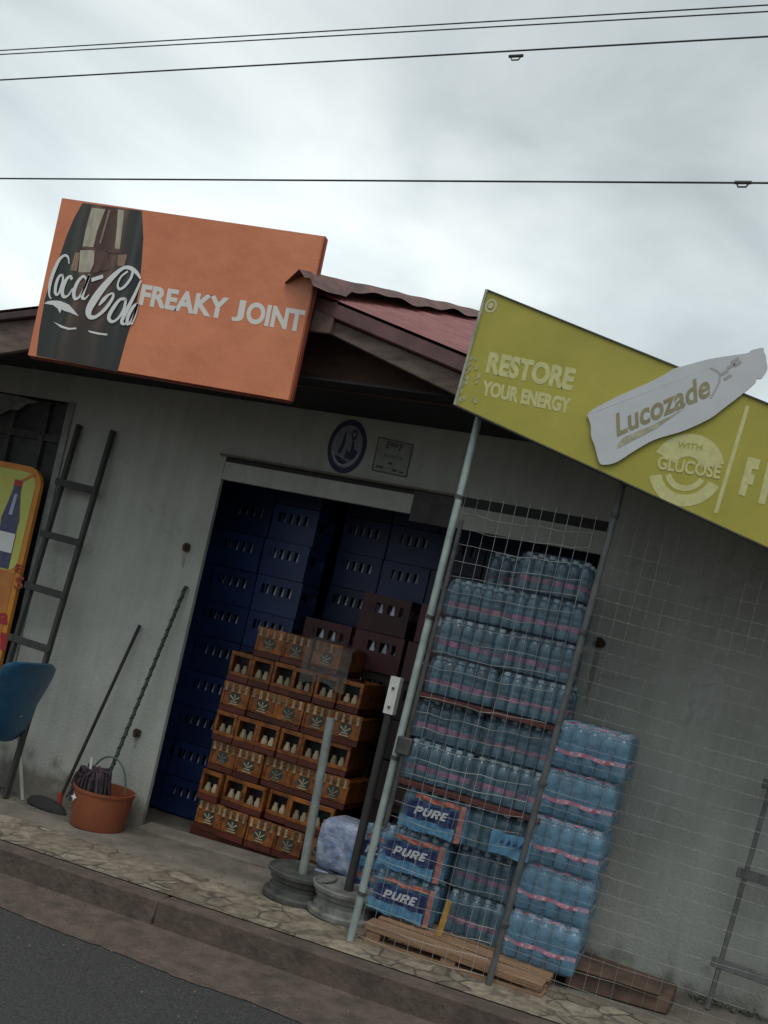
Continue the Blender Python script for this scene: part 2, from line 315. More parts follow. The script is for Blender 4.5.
_T = {}
def letters(txt, bold=0.0):
    k = (txt, bold)
    if k not in _T:
        c = bpy.data.curves.new('lettering', 'FONT'); c.body = txt; c.size = 1; c.offset = bold; c.fill_mode = 'FRONT'; c.resolution_u = 6
        o = bpy.data.objects.new('lettering', c); COL.objects.link(o)
        dg = bpy.context.evaluated_depsgraph_get(); me = o.evaluated_get(dg).to_mesh()
        V = [(v.co.x, v.co.y) for v in me.vertices]; Fc = [tuple(p.vertices) for p in me.polygons]
        o.evaluated_get(dg).to_mesh_clear(); bpy.data.objects.remove(o); bpy.data.curves.remove(c)
        x0 = min(v[0] for v in V); x1 = max(v[0] for v in V); y1 = max(v[1] for v in V); y0 = min(0, min(v[1] for v in V)) if txt.isupper() else 0
        _T[k] = ([((v[0] - x0) / (x1 - x0), v[1] / y1) for v in V], Fc)
    return _T[k]
def write(mb, txt, bl, br, tl, Y, bold=0.0):                 # text laid into the parallelogram given by three photo points on the sign's plane
    o = at(*bl, Y); ex = at(*br, Y) - o; ey = at(*tl, Y) - o
    V, Fc = letters(txt, bold); mb.add([o + ex * u + ey * v for u, v in V], Fc); return mb
STROKES = {   # heavy block capitals as centre lines in a unit box: (width, lines)
 'A': (.86, [[(0, 0), (.5, 1)], [(1, 0), (.5, 1)], [(.25, .30), (.75, .30)]]), 'C': (.74, [[(1, .78), (.78, 1), (.22, 1), (0, .78), (0, .22), (.22, 0), (.78, 0), (1, .22)]]),
 'E': (.62, [[(1, 1), (0, 1), (0, 0), (1, 0)], [(0, .5), (.85, .5)]]), 'F': (.60, [[(1, 1), (0, 1), (0, -.12)], [(0, .47), (.85, .47)]]),
 'G': (.76, [[(1, .78), (.78, 1), (.22, 1), (0, .78), (0, .22), (.22, 0), (.78, 0), (1, .22), (1, .46), (.6, .46)]]), 'I': (.0, [[(.5, -.12), (.5, 1.12)]]),
 'J': (.55, [[(1, 1.12), (1, .24), (.76, 0), (.26, 0), (0, .24)]]), 'K': (.74, [[(0, -.12), (0, 1.12)], [(1, 1.08), (.12, .46)], [(.35, .62), (1, -.08)]]),
 'L': (.56, [[(0, 1.12), (0, 0), (1, 0)]]), 'N': (.74, [[(0, -.12), (0, 1.12)], [(0, 1), (1, 0)], [(1, -.12), (1, 1.12)]]),
 'O': (.80, [[(.25, 1), (.75, 1), (1, .75), (1, .25), (.75, 0), (.25, 0), (0, .25), (0, .75), (.25, 1), (.5, 1)]]), 'P': (.64, [[(0, -.12), (0, 1), (.75, 1), (1, .85), (1, .58), (.75, .44), (0, .44)]]),
 'R': (.68, [[(0, -.12), (0, 1), (.75, 1), (1, .85), (1, .60), (.75, .46), (0, .46)], [(.55, .46), (1, -.12)]]), 'S': (.66, [[(1, .80), (.78, 1), (.22, 1), (0, .84), (0, .64), (.2, .52), (.8, .48), (1, .36), (1, .16), (.78, 0), (.22, 0), (0, .2)]]),
 'T': (.70, [[(-.05, 1), (1.05, 1)], [(.5, 1), (.5, -.12)]]), 'U': (.70, [[(0, 1.12), (0, .24), (.24, 0), (.76, 0), (1, .24), (1, 1.12)]]),
 'Y': (.80, [[(0, 1.1), (.5, .46), (1, 1.1)], [(.5, .46), (.5, -.12)]]), 'W': (1.1, [[(0, 1.1), (.27, 0), (.5, .85), (.73, 0), (1, 1.1)]]), 'H': (.70, [[(0, -.12), (0, 1.12)], [(1, -.12), (1, 1.12)], [(0, .5), (1, .5)]]), ' ': (.22, [])}
def block(mb, txt, bl, br, tl, Y, th=.24, gap=.12, frame=None):
    if frame: o, ex, ey = frame
    else: o = at(*bl, Y); ex = at(*br, Y) - o; ey = at(*tl, Y) - o
    x = 0; polys = []
    for ch_ in txt:
        wd, lines = STROKES[ch_]; inner = max(0.0, wd - th) if ch_ != ' ' else wd
        for ln in lines:
            P_ = [(x + th / 2 + u * inner, th / 2 + min(1.12, v) * (1 - th)) for u, v in ln]
            P_ = [(a, min(1, max(0, b))) for a, b in P_]; vs = []
            for i, (a, b) in enumerate(P_):
                ds = []
                if i > 0: ds.append((Vector((a, b)) - Vector(P_[i - 1])).normalized())
                if i < len(P_) - 1: ds.append((Vector(P_[i + 1]) - Vector((a, b))).normalized())
                d = sum(ds, Vector((0, 0))); d.normalize(); k = 1 / max(.5, d.dot(ds[0])); n_ = Vector((-d.y, d.x)) * th / 2 * k
                vs.append(((a + n_.x, b + n_.y), (a - n_.x, b - n_.y)))
            polys.append(vs)
        x += inner + (th if ch_ != ' ' else 0) + gap
    x -= gap
    for k, vs in enumerate(polys):
        fl_ = []
        for i_, (a, b) in enumerate(vs):
            dy = Vector((0, -.0003 * (k % 3) - .00005 * i_, 0)); fl_ += [o + ex * (a[0] / x) + ey * a[1] + dy, o + ex * (b[0] / x) + ey * b[1] + dy]
        mb.add(fl_, [(2 * i, 2 * i + 1, 2 * i + 3, 2 * i + 2) for i in range(len(vs) - 1)])
    return mb
def heavy(mb, txt, bl, br, tl, Y, bold=.045, parts=None):
    o = at(*bl, Y); ex = at(*br, Y) - o; ey = at(*tl, Y) - o
    for t_, u0, u1 in (parts or [(txt, 0, 1)]):
        V, Fc = letters(t_, bold); lo = min(v for _, v in V); V = [(u, (v - lo) / (1 - lo)) for u, v in V]
        mb.add([o + ex * (u0 + (u1 - u0) * u) + ey * v for u, v in V], Fc)
    return mb
def px_poly(pts, Y): return [at(x, y, Y) for x, y in pts]

# ------------------------------------------------------------------ ground
def strip(name, y0, y1, off, m, x0=-60, x1=60, n=1):
    vs = [(x0, y0, gz(x0) + off), (x1, y0, gz(x1) + off), (x1, y1, gz(x1) + off), (x0, y1, gz(x0) + off)]
    return structure(MB().sheet(vs).build(name, m))
structure(MB().sheet([(-900, -900, -35.0), (900, -900, -35.0), (900, 900, -35.0), (-900, 900, -35.0)]).build('terrain', mat('far_earth', (0.10, 0.08, 0.05), 0.95, var=0.3, vscale=0.02)))
strip('ground', -60, 60, -0.19, mat('bare_earth', (0.12, 0.085, 0.06), 0.95, var=0.3, vscale=0.6))
strip('road', -10.0, -1.30, -0.150, M_ASPH)
# dirt and grit washed along the gutter, ragged towards the road
vs = []; N = 620; xs = [-14 + 28 * i / N for i in range(N + 1)]
rag = [-1.43 - 0.055 * (x + 3) + 0.014 * math.sin(x * 3.1) + 0.010 * math.sin(x * 7.7 + 1) + random.uniform(-0.010, 0.010) for x in xs]
for x, r in zip(xs, rag): vs += [(x, -1.1, gz(x) - 0.118), (x, -1.24, gz(x) - 0.132), (x, r, gz(x) - 0.146)]
mb = MB().add(vs, [f for i in range(N) for f in ((3 * i, 3 * i + 3, 3 * i + 4, 3 * i + 1), (3 * i + 1, 3 * i + 4, 3 * i + 5, 3 * i + 2))])
structure(mb.build('gutter', M_DIRT))
# kerb stones with open joints
mb = MB(); x = -14.0 + .13
while x < 14:
    x2 = x + 2.3
    a, b = x + 0.002, x2 - 0.002
    mb.hexa([(a, -1.115, gz(a) - 0.16), (b, -1.115, gz(b) - 0.16), (b, -0.985, gz(b) - 0.16), (a, -0.985, gz(a) - 0.16),
             (a, -1.10, gz(a) - 0.002), (b, -1.10, gz(b) - 0.002), (b, -0.985, gz(b) - 0.002), (a, -0.985, gz(a) - 0.002)])
    x = x2
structure(mb.build('kerb', M_KERB, bevel=0.008))
strip('pavement', -0.985, -0.56, 0.0, M_PAVE, -14, 14)
strip('pavement', -0.56, 0.02, -0.004, M_CONC, -14, 14)
# crumbs of gravel on gutter and pavement
mb = MB()
for _ in range(420):
    x = random.uniform(-4.6, 0.6); y = random.choice((random.uniform(-1.9, -1.13), random.uniform(-1.9, -1.13), random.uniform(-0.95, -0.05)))
    off = -0.135 if y < -1.1 else 0.0
    r = random.uniform(0.002, 0.006)
    mb.lathe([(0, 0), (r, r * 0.4), (r * 0.6, r)], (x, y, gz(x) + off - 0.001), 5)
o = mb.build('gravel', mat('grit', (0.13, 0.11, 0.09), 0.9, var=0.5, vscale=60)); o['kind'] = 'stuff'; o['label'] = 'loose grit lying along the gutter and pavement'; o['category'] = 'gravel'

# ------------------------------------------------------------------ the shop
shop = thing('shop_building', 'grey green plastered shop with a wide open front under a red gable roof', 'shop', (-3.0, 0, 0))
DX0, DX1, DZ = -3.235, -0.90, 2.155          # the wide opening
BX0, BX1, TH = -6.6, 2.6, 0.03
SX0, SX1, SZ = -5.30, -4.43, 2.47            # the side doorway at far left
zt = 2.66
mb = MB()
for a, b, z0, z1 in ((BX0, SX0, -0.3, zt), (SX0, SX1, SZ, zt), (SX1, DX0, -0.3, zt), (DX0, DX1, 2.30, zt), (DX1, BX1, -0.3, zt)):
    mb.box(a, b, 0, TH, z0, z1)
mb.build('front_wall', M_WALL, shop)
MB().box(BX0, BX0 + TH, TH, 5, -0.4, zt).build('side_wall', M_WALL, shop)
MB().box(BX1 - TH, BX1, TH, 5, -0.3, zt).build('side_wall', M_WALL, shop)
MB().box(BX0, BX1, 5, 5 + TH, -0.4, zt).build('back_wall', M_WALL, shop)
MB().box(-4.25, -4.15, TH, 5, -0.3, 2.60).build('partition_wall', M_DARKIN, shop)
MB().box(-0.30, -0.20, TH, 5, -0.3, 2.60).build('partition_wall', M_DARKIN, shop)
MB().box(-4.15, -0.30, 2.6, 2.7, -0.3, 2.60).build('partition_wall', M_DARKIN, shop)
mb = MB(); a, b = BX0 + TH, BX1 - TH
mb.hexa([(a, 0.02, gz(a) - .25), (b, 0.02, gz(b) - .25), (b, 5, gz(b) - .25), (a, 5, gz(a) - .25), (a, 0.02, gz(a) + .004), (b, 0.02, gz(b) + .004), (b, 5, gz(b) + .004), (a, 5, gz(a) + .004)])
mb.build('shop_floor', M_CONC, shop)
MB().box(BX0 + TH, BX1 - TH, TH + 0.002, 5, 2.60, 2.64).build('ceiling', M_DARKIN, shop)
# lintel band, a black strip painting the groove shadow above it, the dark plate mid-way
MB().box(DX0 + 0.01, -1.99, -0.012, 0.028, DZ, 2.262).build('lintel', M_WALL, shop)
MB().box(-1.74, DX1, -0.012, 0.028, DZ - 0.03, 2.245).build('lintel', M_WALL, shop)
MB().box(DX0 + 0.005, DX1 - 0.002, 0.010, 0.0285, 2.245, 2.299).build('groove_shadow', M_BLACK, shop)
MB().box(-1.985, -1.745, -0.02, 0.0275, DZ - 0.04, 2.285).build('slot_cover', mat('stained_plate', (0.05, 0.048, 0.045), 0.7, var=0.4, vscale=12), shop)
MB().bar((DX0 - 0.03, -0.015, 2.30), (-1.75, -0.015, 2.295), 0.03, 0.012).build('drip_ledge', M_CONC, shop)
mb = MB(); a, b = DX0, -1.7
mb.hexa([(a, -0.05, gz(a) - .05), (b, -0.05, gz(b) - .05), (b, 0.1, gz(b) - .05), (a, 0.1, gz(a) - .05), (a, -0.05, gz(a) + .012), (b, -0.05, gz(b) + .012), (b, 0.1, gz(b) + .03), (a, 0.1, gz(a) + .03)])
mb.build('doorstep', mat('pale_step', (0.17, 0.15, 0.125), 0.9, var=0.25, bump=0.3), shop, bevel=0.006)
# rusty anchors beside the opening
for px, py in ((187, 547), (138, 733), (600, 643)):
    c = at(px, py, 0)
    mb = MB(); pts = []
    for k in range(9):
        t = 2 * math.pi * k / 9; r = 0.028 * random.uniform(0.7, 1.2); pts.append((c.x + r * math.cos(t), -0.018, c.z + r * math.sin(t)))
    mb.prism(pts, (0, 0.017, 0)); mb.box(c.x - .008, c.x + .008, -0.035, -0.018, c.z - .012, c.z + .012)
    mb.build('wall_anchor', M_RUST, shop)
M_STK = mat('rust_stain', (0.22, 0.205, 0.17), 0.9, vscale=25, col2=(0.37, 0.37, 0.335))
for px, py, ln in ((187, 547, .13), (138, 733, .10), (600, 643, .34)):
    c = at(px, py, 0); MB().sheet([(c.x - .016, -.0025, c.z), (c.x + .014, -.0025, c.z), (c.x + .006, -.0025, c.z - ln), (c.x - .008, -.0025, c.z - ln * .9)]).build('rust_streak', M_STK, shop)
# side doorway at the left end: frame, panel painted dark for the unlit inside, torn sheet
MB().box(SX1 - 0.05, SX1, -0.015, TH, -0.1, SZ).build('door_frame', mat('grey_frame', (0.24, 0.25, 0.24), 0.6, var=0.3, vscale=9), shop)
d_ = MB().box(SX0, SX1 - 0.05, 0.09, 0.13, -0.1, SZ).build('doorway_dark_panel', mat('doorway_shade', (0.030, 0.033, 0.036), 0.6, vscale=7, col2=(0.075, 0.08, 0.08)), shop)
mb = MB()
for z in (0.8, 1.6, 2.2): mb.box(SX0 + .005, SX1 - 0.055, 0.06, 0.089, z, z + 0.05)
for x in (-4.72, -5.0): mb.box(x, x + .04, 0.055, 0.0885, 0, SZ - 0.02)
mb.build('door_bars', M_IRON, d_)
P = px_poly([(-60, 385), (0, 393), (18, 396), (39, 402), (26, 404), (17, 410), (10, 409), (0, 414), (-60, 410)], 0.03)
MB().prism(P, (0, 0.012, 0)).build('torn_sheet', mat('faded_sheet', (0.20, 0.205, 0.20), 0.7, var=0.3, vscale=18), shop)
# painted badge over the door
mb = MB(); cb = at(347, 446.5, -0.003); RX, RZ = 0.120, 0.158
ring = [(cb.x + RX * math.cos(t * math.pi / 24) + 0.0, -0.003, cb.z + RZ * math.sin(t * math.pi / 24)) for t in range(48)]
mb.sheet(ring); bdg = mb.build('painted_badge', mat('badge_blue', (0.030, 0.034, 0.085), 0.7, var=0.35, vscale=30), shop)
M_BGREY = mat('badge_grey', (0.21, 0.225, 0.265), 0.7, var=0.25, vscale=30)
ell = lambda kx, y: [(cb.x + RX * kx * math.cos(t * math.pi / 24), y, cb.z + RZ * kx * math.sin(t * math.pi / 24)) for t in range(48)]
MB().sheet(ell(0.79, -0.0045)).build('badge_field', M_BGREY, bdg)
def bp_(u, v, y=-0.006): return (cb.x + RX * u, y, cb.z + RZ * v)
mb = MB()
mb.sheet([bp_(-.42, -.25), bp_(-.30, .05), bp_(-.24, .5), bp_(-.16, .5), bp_(-.12, .05), bp_(-.2, -.2), bp_(-.3, -.32)])
mb.sheet([bp_(.18, .62), bp_(.30, .66), bp_(.40, .55), bp_(.40, .34), bp_(.30, .25), bp_(.18, .28), bp_(.13, .45)])
mb.sheet([bp_(.24, .24), bp_(.33, .22), bp_(.40, -.05), bp_(.62, -.15), bp_(.60, -.36), bp_(.30, -.48), bp_(-.02, -.42), bp_(.02, -.12), bp_(.22, -.22)])
mb.sheet([bp_(-.58, -.36), bp_(-.30, -.40), bp_(-.02, -.50), bp_(.22, -.56), bp_(0, -.70), bp_(-.25, -.66)])
mb.build('badge_figures', MATS['badge_blue'], bdg)
mb = MB(); mb.sheet([bp_(.21, .52, -.0075), bp_(.30, .55, -.0075), bp_(.33, .42, -.0075), bp_(.24, .36, -.0075)])
mb.ribbon([(cb.x + RX * .70 * math.cos(t), cb.z + RZ * .70 * math.sin(t), .010) for t in [math.radians(d) for d in range(200, 352, 8)]], -.0075)
mb.build('badge_trim', mat('badge_white', (0.36, 0.37, 0.42), 0.7), bdg)
# painted notice next to it
Pn = [(379, 437), (413, 445), (406, 477), (372, 470)]
M_INK = mat('faded_ink', (0.075, 0.08, 0.075), 0.8, var=0.4, vscale=50)
nt_ = MB().sheet(px_poly(Pn, -0.003)).build('painted_notice', mat('notice_ground', (0.27, 0.29, 0.26), 0.8, var=0.15, vscale=20), shop)
mb = MB(); q = px_poly(Pn, -0.0045)
for i in range(4):
    a, b = q[i], q[(i + 1) % 4]; mb.ribbon([(a.x, a.z, .006), (b.x, b.z, .006)], -0.0045)
write(mb, 'E997', (386, 447.5), (402, 451.5), (387.5, 441), -0.0045, 0.02)
write(mb, 'notice', (384, 456), (402, 460), (384.6, 452.5), -0.0045)
for a, b in (((376, 466), (383, 467.6)), ((388, 463), (392, 464)), ((392, 470), (397, 471)), ((399, 472), (403, 473))):
    a, b = at(*a, -0.0045), at(*b, -0.0045); mb.ribbon([(a.x, a.z, .012), (b.x, b.z, .012)], -0.0045)
mb.build('notice_lettering', M_INK, nt_)

# roof: gable front with a long overhang, boards along its two slopes
RY = -0.80; PKX, PK = -2.64, 3.16
def zup(x): return PK - 0.06 - 0.262 * (x - PKX) if x > PKX else PK - 0.06 - 0.19 * (PKX - x)       # top of the boards
def zlo(x): return 2.966 - 0.308 * (x - PKX) if x > PKX else 2.966 - 0.245 * (PKX - x)              # underside
XE = 1.35; XW = -6.9
def rake(mb, xa, xb, fa, fb, y0, y1):
    mb.hexa([(xa, y0, fa(xa)), (xb, y0, fa(xb)), (xb, y1, fa(xb)), (xa, y1, fa(xa)), (xa, y0, fb(xa)), (xb, y0, fb(xb)), (xb, y1, fb(xb)), (xa, y1, fb(xa))])
zmid = lambda x: zup(x) - 0.075
mb = MB(); rake(mb, PKX + .02, XE, zlo, lambda x: zmid(x) - .003, RY, RY + 0.03); mb.build('fascia_board', M_FASCIA, shop, bevel=0.004)
mb = MB(); rake(mb, XW, PKX + .017, zlo, lambda x: zup(x) - .04, RY, RY + 0.03); mb.build('fascia_board', M_FASCIA, shop, bevel=0.004)
mb = MB(); mb.box(-2.42, -2.30, RY - 0.028, RY - 0.001, 2.86, 3.02); mb.build('board_joint', mat('joint_board', (0.16, 0.10, 0.085), 0.8, var=0.3), shop, bevel=0.004)
mb = MB(); rake(mb, PKX, XE + .02, zmid, zup, RY - 0.03, RY + 0.02); mb.build('barge_flashing', M_FLASH, shop, bevel=0.006)
mb = MB(); rake(mb, XW - .02, PKX - .003, lambda x: zup(x) - .045, zup, RY - 0.03, RY + 0.02); mb.build('barge_flashing', mat('dark_flashing', (0.05, 0.03, 0.028), 0.6, var=0.3), shop, bevel=0.006)
# brown gable boarding set back behind the boards, and the dark soffit
mb = MB(); mb.prism([(-4.5, -0.60, 2.64), (-1.5, -0.60, 2.64), (PKX, -0.60, 3.04)], (0, 0.02, 0)); mb.build('gable_boarding', M_PLY, shop)
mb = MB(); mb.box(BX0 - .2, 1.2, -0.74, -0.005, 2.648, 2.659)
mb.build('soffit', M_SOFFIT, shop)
# roof covering on the right: corrugations run down with the slope
Rr = [Vector((-2.60, -0.72, 3.155)), Vector((-1.937, 0.20, 3.372)), Vector((-0.9, 0.7, 3.05)), Vector((1.6, 1.2, 2.2))]
def ridge_pt(t):
    s = t * 3; i = min(int(s), 2); return Rr[i].lerp(Rr[i + 1], s - i)
NU, NV = 36, 72; vs = []; fs = []
for j in range(NV + 1):
    v = j / NV
    for i in range(NU + 1):
        u = i / NU; xa = PKX + 0.01 + (XE + 0.03 - PKX) * u
        a = Vector((xa, RY - 0.035, zup(xa) + 0.012)); b = ridge_pt(u); p = a.lerp(b, v)
        p.z += 0.010 * math.sin(v * 12 * 2 * math.pi) * (1 if u > 0.02 else 0); vs.append(p)
for j in range(NV):
    for i in range(NU): k = j * (NU + 1) + i; fs.append((k, k + 1, k + NU + 2, k + NU + 1))
rf = MB().add(vs, fs).build('roof_sheet', M_ROOF, shop, smooth=True)
MB().add([Rr[0], Rr[1], Rr[2], Rr[3], (1.6, 5.3, 2.2), (PKX, 5.3, 3.10)], [(0, 1, 5), (1, 2, 5), (2, 3, 4), (2, 4, 5)]).build('roof_sheet', M_ROOF, shop)
MB().add([(PKX, RY - .03, zup(PKX) + .012), (XW - .03, RY - .03, zup(XW) + .012), (XW - .03, 5.3, zup(XW) + .012), (PKX, 5.3, zup(PKX) + .012), Rr[0]], [(0, 1, 2, 3), (0, 3, 4)]).build('roof_sheet', M_ROOF, shop)
# loose wavy ridge sheet, its end curling out at the peak
vs = []; fs = []; NR = 60
for i in range(NR + 1):
    t = i / NR; p = (at(298, 274, -1.0) if i == 0 else at(298, 274, -1.0)).lerp(Rr[1] + Vector((0.25, 0.36, 0.085)), t)
    wv = 0.007 * math.sin(t * 58) * (0.4 + t) + 0.008 * math.sin(t * 23 + 1)
    dn = (0.075 if 0.03 < t < 0.16 else 0.04) if t < .3 else 0.04
    vs += [p + Vector((0.07, -0.05, -dn + wv * 1.2)), p + Vector((0, 0, 0.022 + wv * 0.3)), p + Vector((-0.10, 0.06, -0.03))]
for i in range(NR): fs += [(3 * i, 3 * i + 1, 3 * i + 4, 3 * i + 3), (3 * i + 1, 3 * i + 2, 3 * i + 5, 3 * i + 4)]
MB().add(vs, fs).build('ridge_cap', M_RIDGE, shop)

# ------------------------------------------------------------------ orange banner sign
YS = -0.93
C4 = [(62, 198), (323, 236), (288, 400), (28, 355)]
q = px_poly(C4, YS)
sg = thing('banner_sign', 'orange banner sign with a dark cola bottle and the shop name, over the shop front', 'sign', (q[3].x, YS, q[3].z))
M_ORG = mat('orange_banner', (0.58, 0.180, 0.082), 0.5, vscale=2.2, col2=(0.68, 0.235, 0.115), bump=0.7, bscale=3)
pan = MB().prism(q, (0, 0.022, 0)).build('panel', M_ORG, sg)
mb = MB(); T = 0.006
for i in range(4):
    a, b = q[i], q[(i + 1) % 4]; mb.bar(a + Vector((0, .033, 0)), b + Vector((0, .033, 0)), 0.018, 0.018)
mb.build('frame', mat('rust_red_edge', (0.22, 0.045, 0.03), 0.6, var=0.3), sg)
mb = MB(); mb.bar((q[3].x + .25, YS + .07, 2.62), (q[0].x + .25, YS + .07, 3.35), .04, .04); mb.bar((q[2].x - .3, YS + .07, 2.62), (q[1].x - .3, YS + .07, 3.2), .04, .04)
mb.build('bracket', M_IRON, sg)
cr = lambda L_: [(20 + x / 4.8, 190 + y / 4.8) for x, y in L_]
def lay(name, polys, k, m, par): 
    mb = MB()
    for p in polys: mb.sheet(px_poly(cr(p), YS - 0.0006 * k))
    return mb.build(name, m, par)
M_BT = mat('bottle_dark', (0.016, 0.018, 0.017), 0.5, vscale=9, col2=(0.085, 0.078, 0.062), stretch=(2.5, 1, .55)); M_BB = mat('bottle_brown', (0.045, 0.022, 0.017), 0.5, vscale=7, col2=(0.17, 0.085, 0.06), stretch=(2.5, 1, .6))
M_BH = mat('bottle_highlight', (0.33, 0.29, 0.21), 0.5, vscale=14, col2=(0.50, 0.47, 0.38), stretch=(2, 1, .7)); M_BTN = mat('bottle_tan', (0.22, 0.13, 0.085), 0.5, vscale=10, col2=(0.34, 0.22, 0.15))
def glass_print():
    m = mat('cola_glass_print', (0.1, 0.1, 0.1), 0.45); n = m.node_tree; l = n.links.new; P_ = n.nodes['Principled BSDF']; t_ = n.nodes['Texture Coordinate']
    xa = at(*cr([(445, 90)])[0], YS).x - sg.location.x; xb = at(*cr([(280, 830)])[0], YS).x - sg.location.x
    sp = n.nodes.new('ShaderNodeSeparateXYZ'); l(t_.outputs['Object'], sp.inputs[0])
    nn = n.nodes.new('ShaderNodeTexNoise'); nn.inputs['Scale'].default_value = 5; nn.inputs['Detail'].default_value = 5; mp_ = n.nodes.new('ShaderNodeMapping'); mp_.inputs['Scale'].default_value = (1.5, 1, .7); l(t_.outputs['Object'], mp_.inputs[0]); l(mp_.outputs[0], nn.inputs['Vector'])
    # across the bottle: dark glass edges, brown drink, two soft highlights
    m1 = n.nodes.new('ShaderNodeMapRange'); l(sp.outputs['X'], m1.inputs[0]); xc = (xa + xb) / 2; m1.inputs[1].default_value = xc - .235; m1.inputs[2].default_value = xc + .235
    ad = n.nodes.new('ShaderNodeMath'); ad.operation = 'MULTIPLY_ADD'; l(nn.outputs['Fac'], ad.inputs[0]); ad.inputs[1].default_value = 0.16; ad.inputs[2].default_value = -0.08
    a2 = n.nodes.new('ShaderNodeMath'); a2.operation = 'ADD'; l(m1.outputs[0], a2.inputs[0]); l(ad.outputs[0], a2.inputs[1])
    rr = n.nodes.new('ShaderNodeValToRGB'); E_ = rr.color_ramp.elements
    E_[0].position = 0; E_[0].color = (.018, .024, .022, 1); E_[1].position = 1; E_[1].color = (.012, .017, .016, 1)
    for p_, c_ in ((.10, (.05, .055, .045)), (.17, (.025, .022, .018)), (.26, (.16, .10, .065)), (.33, (.09, .045, .03)), (.45, (.05, .022, .017)), (.58, (.085, .038, .026)), (.68, (.14, .085, .06)), (.76, (.045, .03, .023)), (.86, (.02, .026, .024)), (.92, (.05, .055, .05))):
        q_ = E_.new(p_); q_.color = (*c_, 1)
    l(a2.outputs[0], rr.inputs[0])
    # the foot of the bottle goes dark green-black
    m3 = n.nodes.new('ShaderNodeMapRange'); l(sp.outputs['Z'], m3.inputs[0]); m3.inputs[1].default_value = .08; m3.inputs[2].default_value = .42; m3.inputs[3].default_value = .75; m3.inputs[4].default_value = 0
    mx_ = n.nodes.new('ShaderNodeMix'); mx_.data_type = 'RGBA'; l(m3.outputs[0], mx_.inputs[0]); l(rr.outputs[0], mx_.inputs[6]); mx_.inputs[7].default_value = (.022, .026, .024, 1)
    l(mx_.outputs[2], P_.inputs['Base Color']); return m
bot = lay('bottle_picture', [[(300, 62), (585, 100), (592, 230), (585, 330), (578, 420), (572, 480), (548, 600), (515, 700), (490, 790), (468, 872), (78, 795), (95, 660), (120, 520), (150, 420), (190, 320), (225, 215), (262, 130)]], 1, glass_print(), sg)
lay('bottle_sheen', [[(345, 85), (410, 92), (395, 130), (370, 200), (352, 275), (300, 270), (318, 180)], [(470, 92), (500, 98), (490, 190), (478, 285), (455, 280), (465, 180)],
                     [(290, 290), (365, 285), (360, 340), (335, 395), (280, 395)]], 3, M_BH, bot)
lay('bottle_glow', [[(265, 300), (288, 300), (272, 390), (240, 385)], [(470, 310), (515, 310), (500, 365), (468, 365)], [(425, 95), (436, 95), (405, 200), (388, 260), (380, 255), (398, 190)]], 4, M_BTN, bot)
lay('bottle_edges', [[(300, 270), (360, 280), (365, 290), (300, 281)], [(410, 285), (490, 297), (488, 308), (412, 298)], [(358, 290), (420, 290), (432, 380), (350, 400)]], 5, M_BB, bot)
lay('bottle_marks', [[(160, 632), (200, 650), (235, 662), (270, 660), (270, 668), (232, 671), (195, 660)], [(325, 673), (380, 685), (420, 690), (418, 698), (375, 694), (335, 684)],
                     [(115, 545), (135, 533), (165, 530), (195, 533), (235, 550), (262, 580), (282, 606), (240, 588), (212, 580), (200, 572), (192, 592), (180, 568), (158, 552), (135, 548)]], 6, M_WHITE, bot)
def spline(pts, n=7):                                        # Catmull-Rom through (x, y, width)
    o = []; P = [pts[0]] + pts + [pts[-1]]
    for i in range(1, len(P) - 2):
        for k in range(n):
            t = k / n; o.append(tuple(0.5 * (2 * P[i][d] + (P[i + 1][d] - P[i - 1][d]) * t + (2 * P[i - 1][d] - 5 * P[i][d] + 4 * P[i + 1][d] - P[i + 2][d]) * t * t + (3 * P[i][d] - P[i - 1][d] - 3 * P[i + 1][d] + P[i + 2][d]) * t ** 3) for d in range(3)))
    o.append(pts[-1]); return o
STK = [
 [(232, 352, 6), (228, 322, 9), (210, 312, 12), (184, 335, 17), (158, 390, 20), (140, 450, 18), (137, 500, 10), (146, 520, 6)],
 [(200, 404, 9), (184, 414, 14), (170, 450, 17), (166, 490, 15), (178, 500, 10), (192, 470, 14), (203, 428, 12), (200, 404, 9)],
 [(246, 428, 14), (238, 412, 12), (218, 430, 18), (200, 478, 20), (205, 508, 16), (226, 506, 10), (250, 470, 8)],
 [(316, 428, 10), (302, 412, 12), (276, 436, 18), (256, 485, 20), (260, 518, 16), (280, 512, 12), (308, 462, 12), (330, 405, 14), (312, 458, 18), (296, 508, 18), (308, 520, 10), (328, 500, 6)],
 [(340, 430, 18), (396, 412, 18)],
 [(576, 424, 8), (560, 398, 16), (530, 374, 18), (495, 372, 16), (455, 402, 24), (405, 455, 34), (360, 515, 40), (328, 572, 36), (332, 606, 22), (362, 606, 16), (405, 570, 18), (440, 520, 16), (444, 496, 10), (425, 500, 10), (398, 525, 20), (376, 552, 8)],
 [(500, 372, 8), (535, 378, 12), (532, 415, 14), (504, 456, 14), (476, 474, 12), (466, 452, 10), (482, 415, 10), (515, 388, 10)],
 [(506, 522, 12), (478, 524, 14), (448, 560, 20), (424, 606, 20), (436, 630, 14), (464, 618, 12), (494, 575, 16), (506, 522, 12)],
 [(578, 432, 10), (548, 500, 16), (510, 575, 20), (486, 628, 18), (498, 642, 10), (514, 630, 6)],
 [(560, 545, 10), (540, 560, 16), (516, 606, 18), (512, 640, 14), (528, 632, 12), (548, 590, 12), (562, 545, 12), (548, 600, 16), (532, 645, 10)],
]
mb = MB()
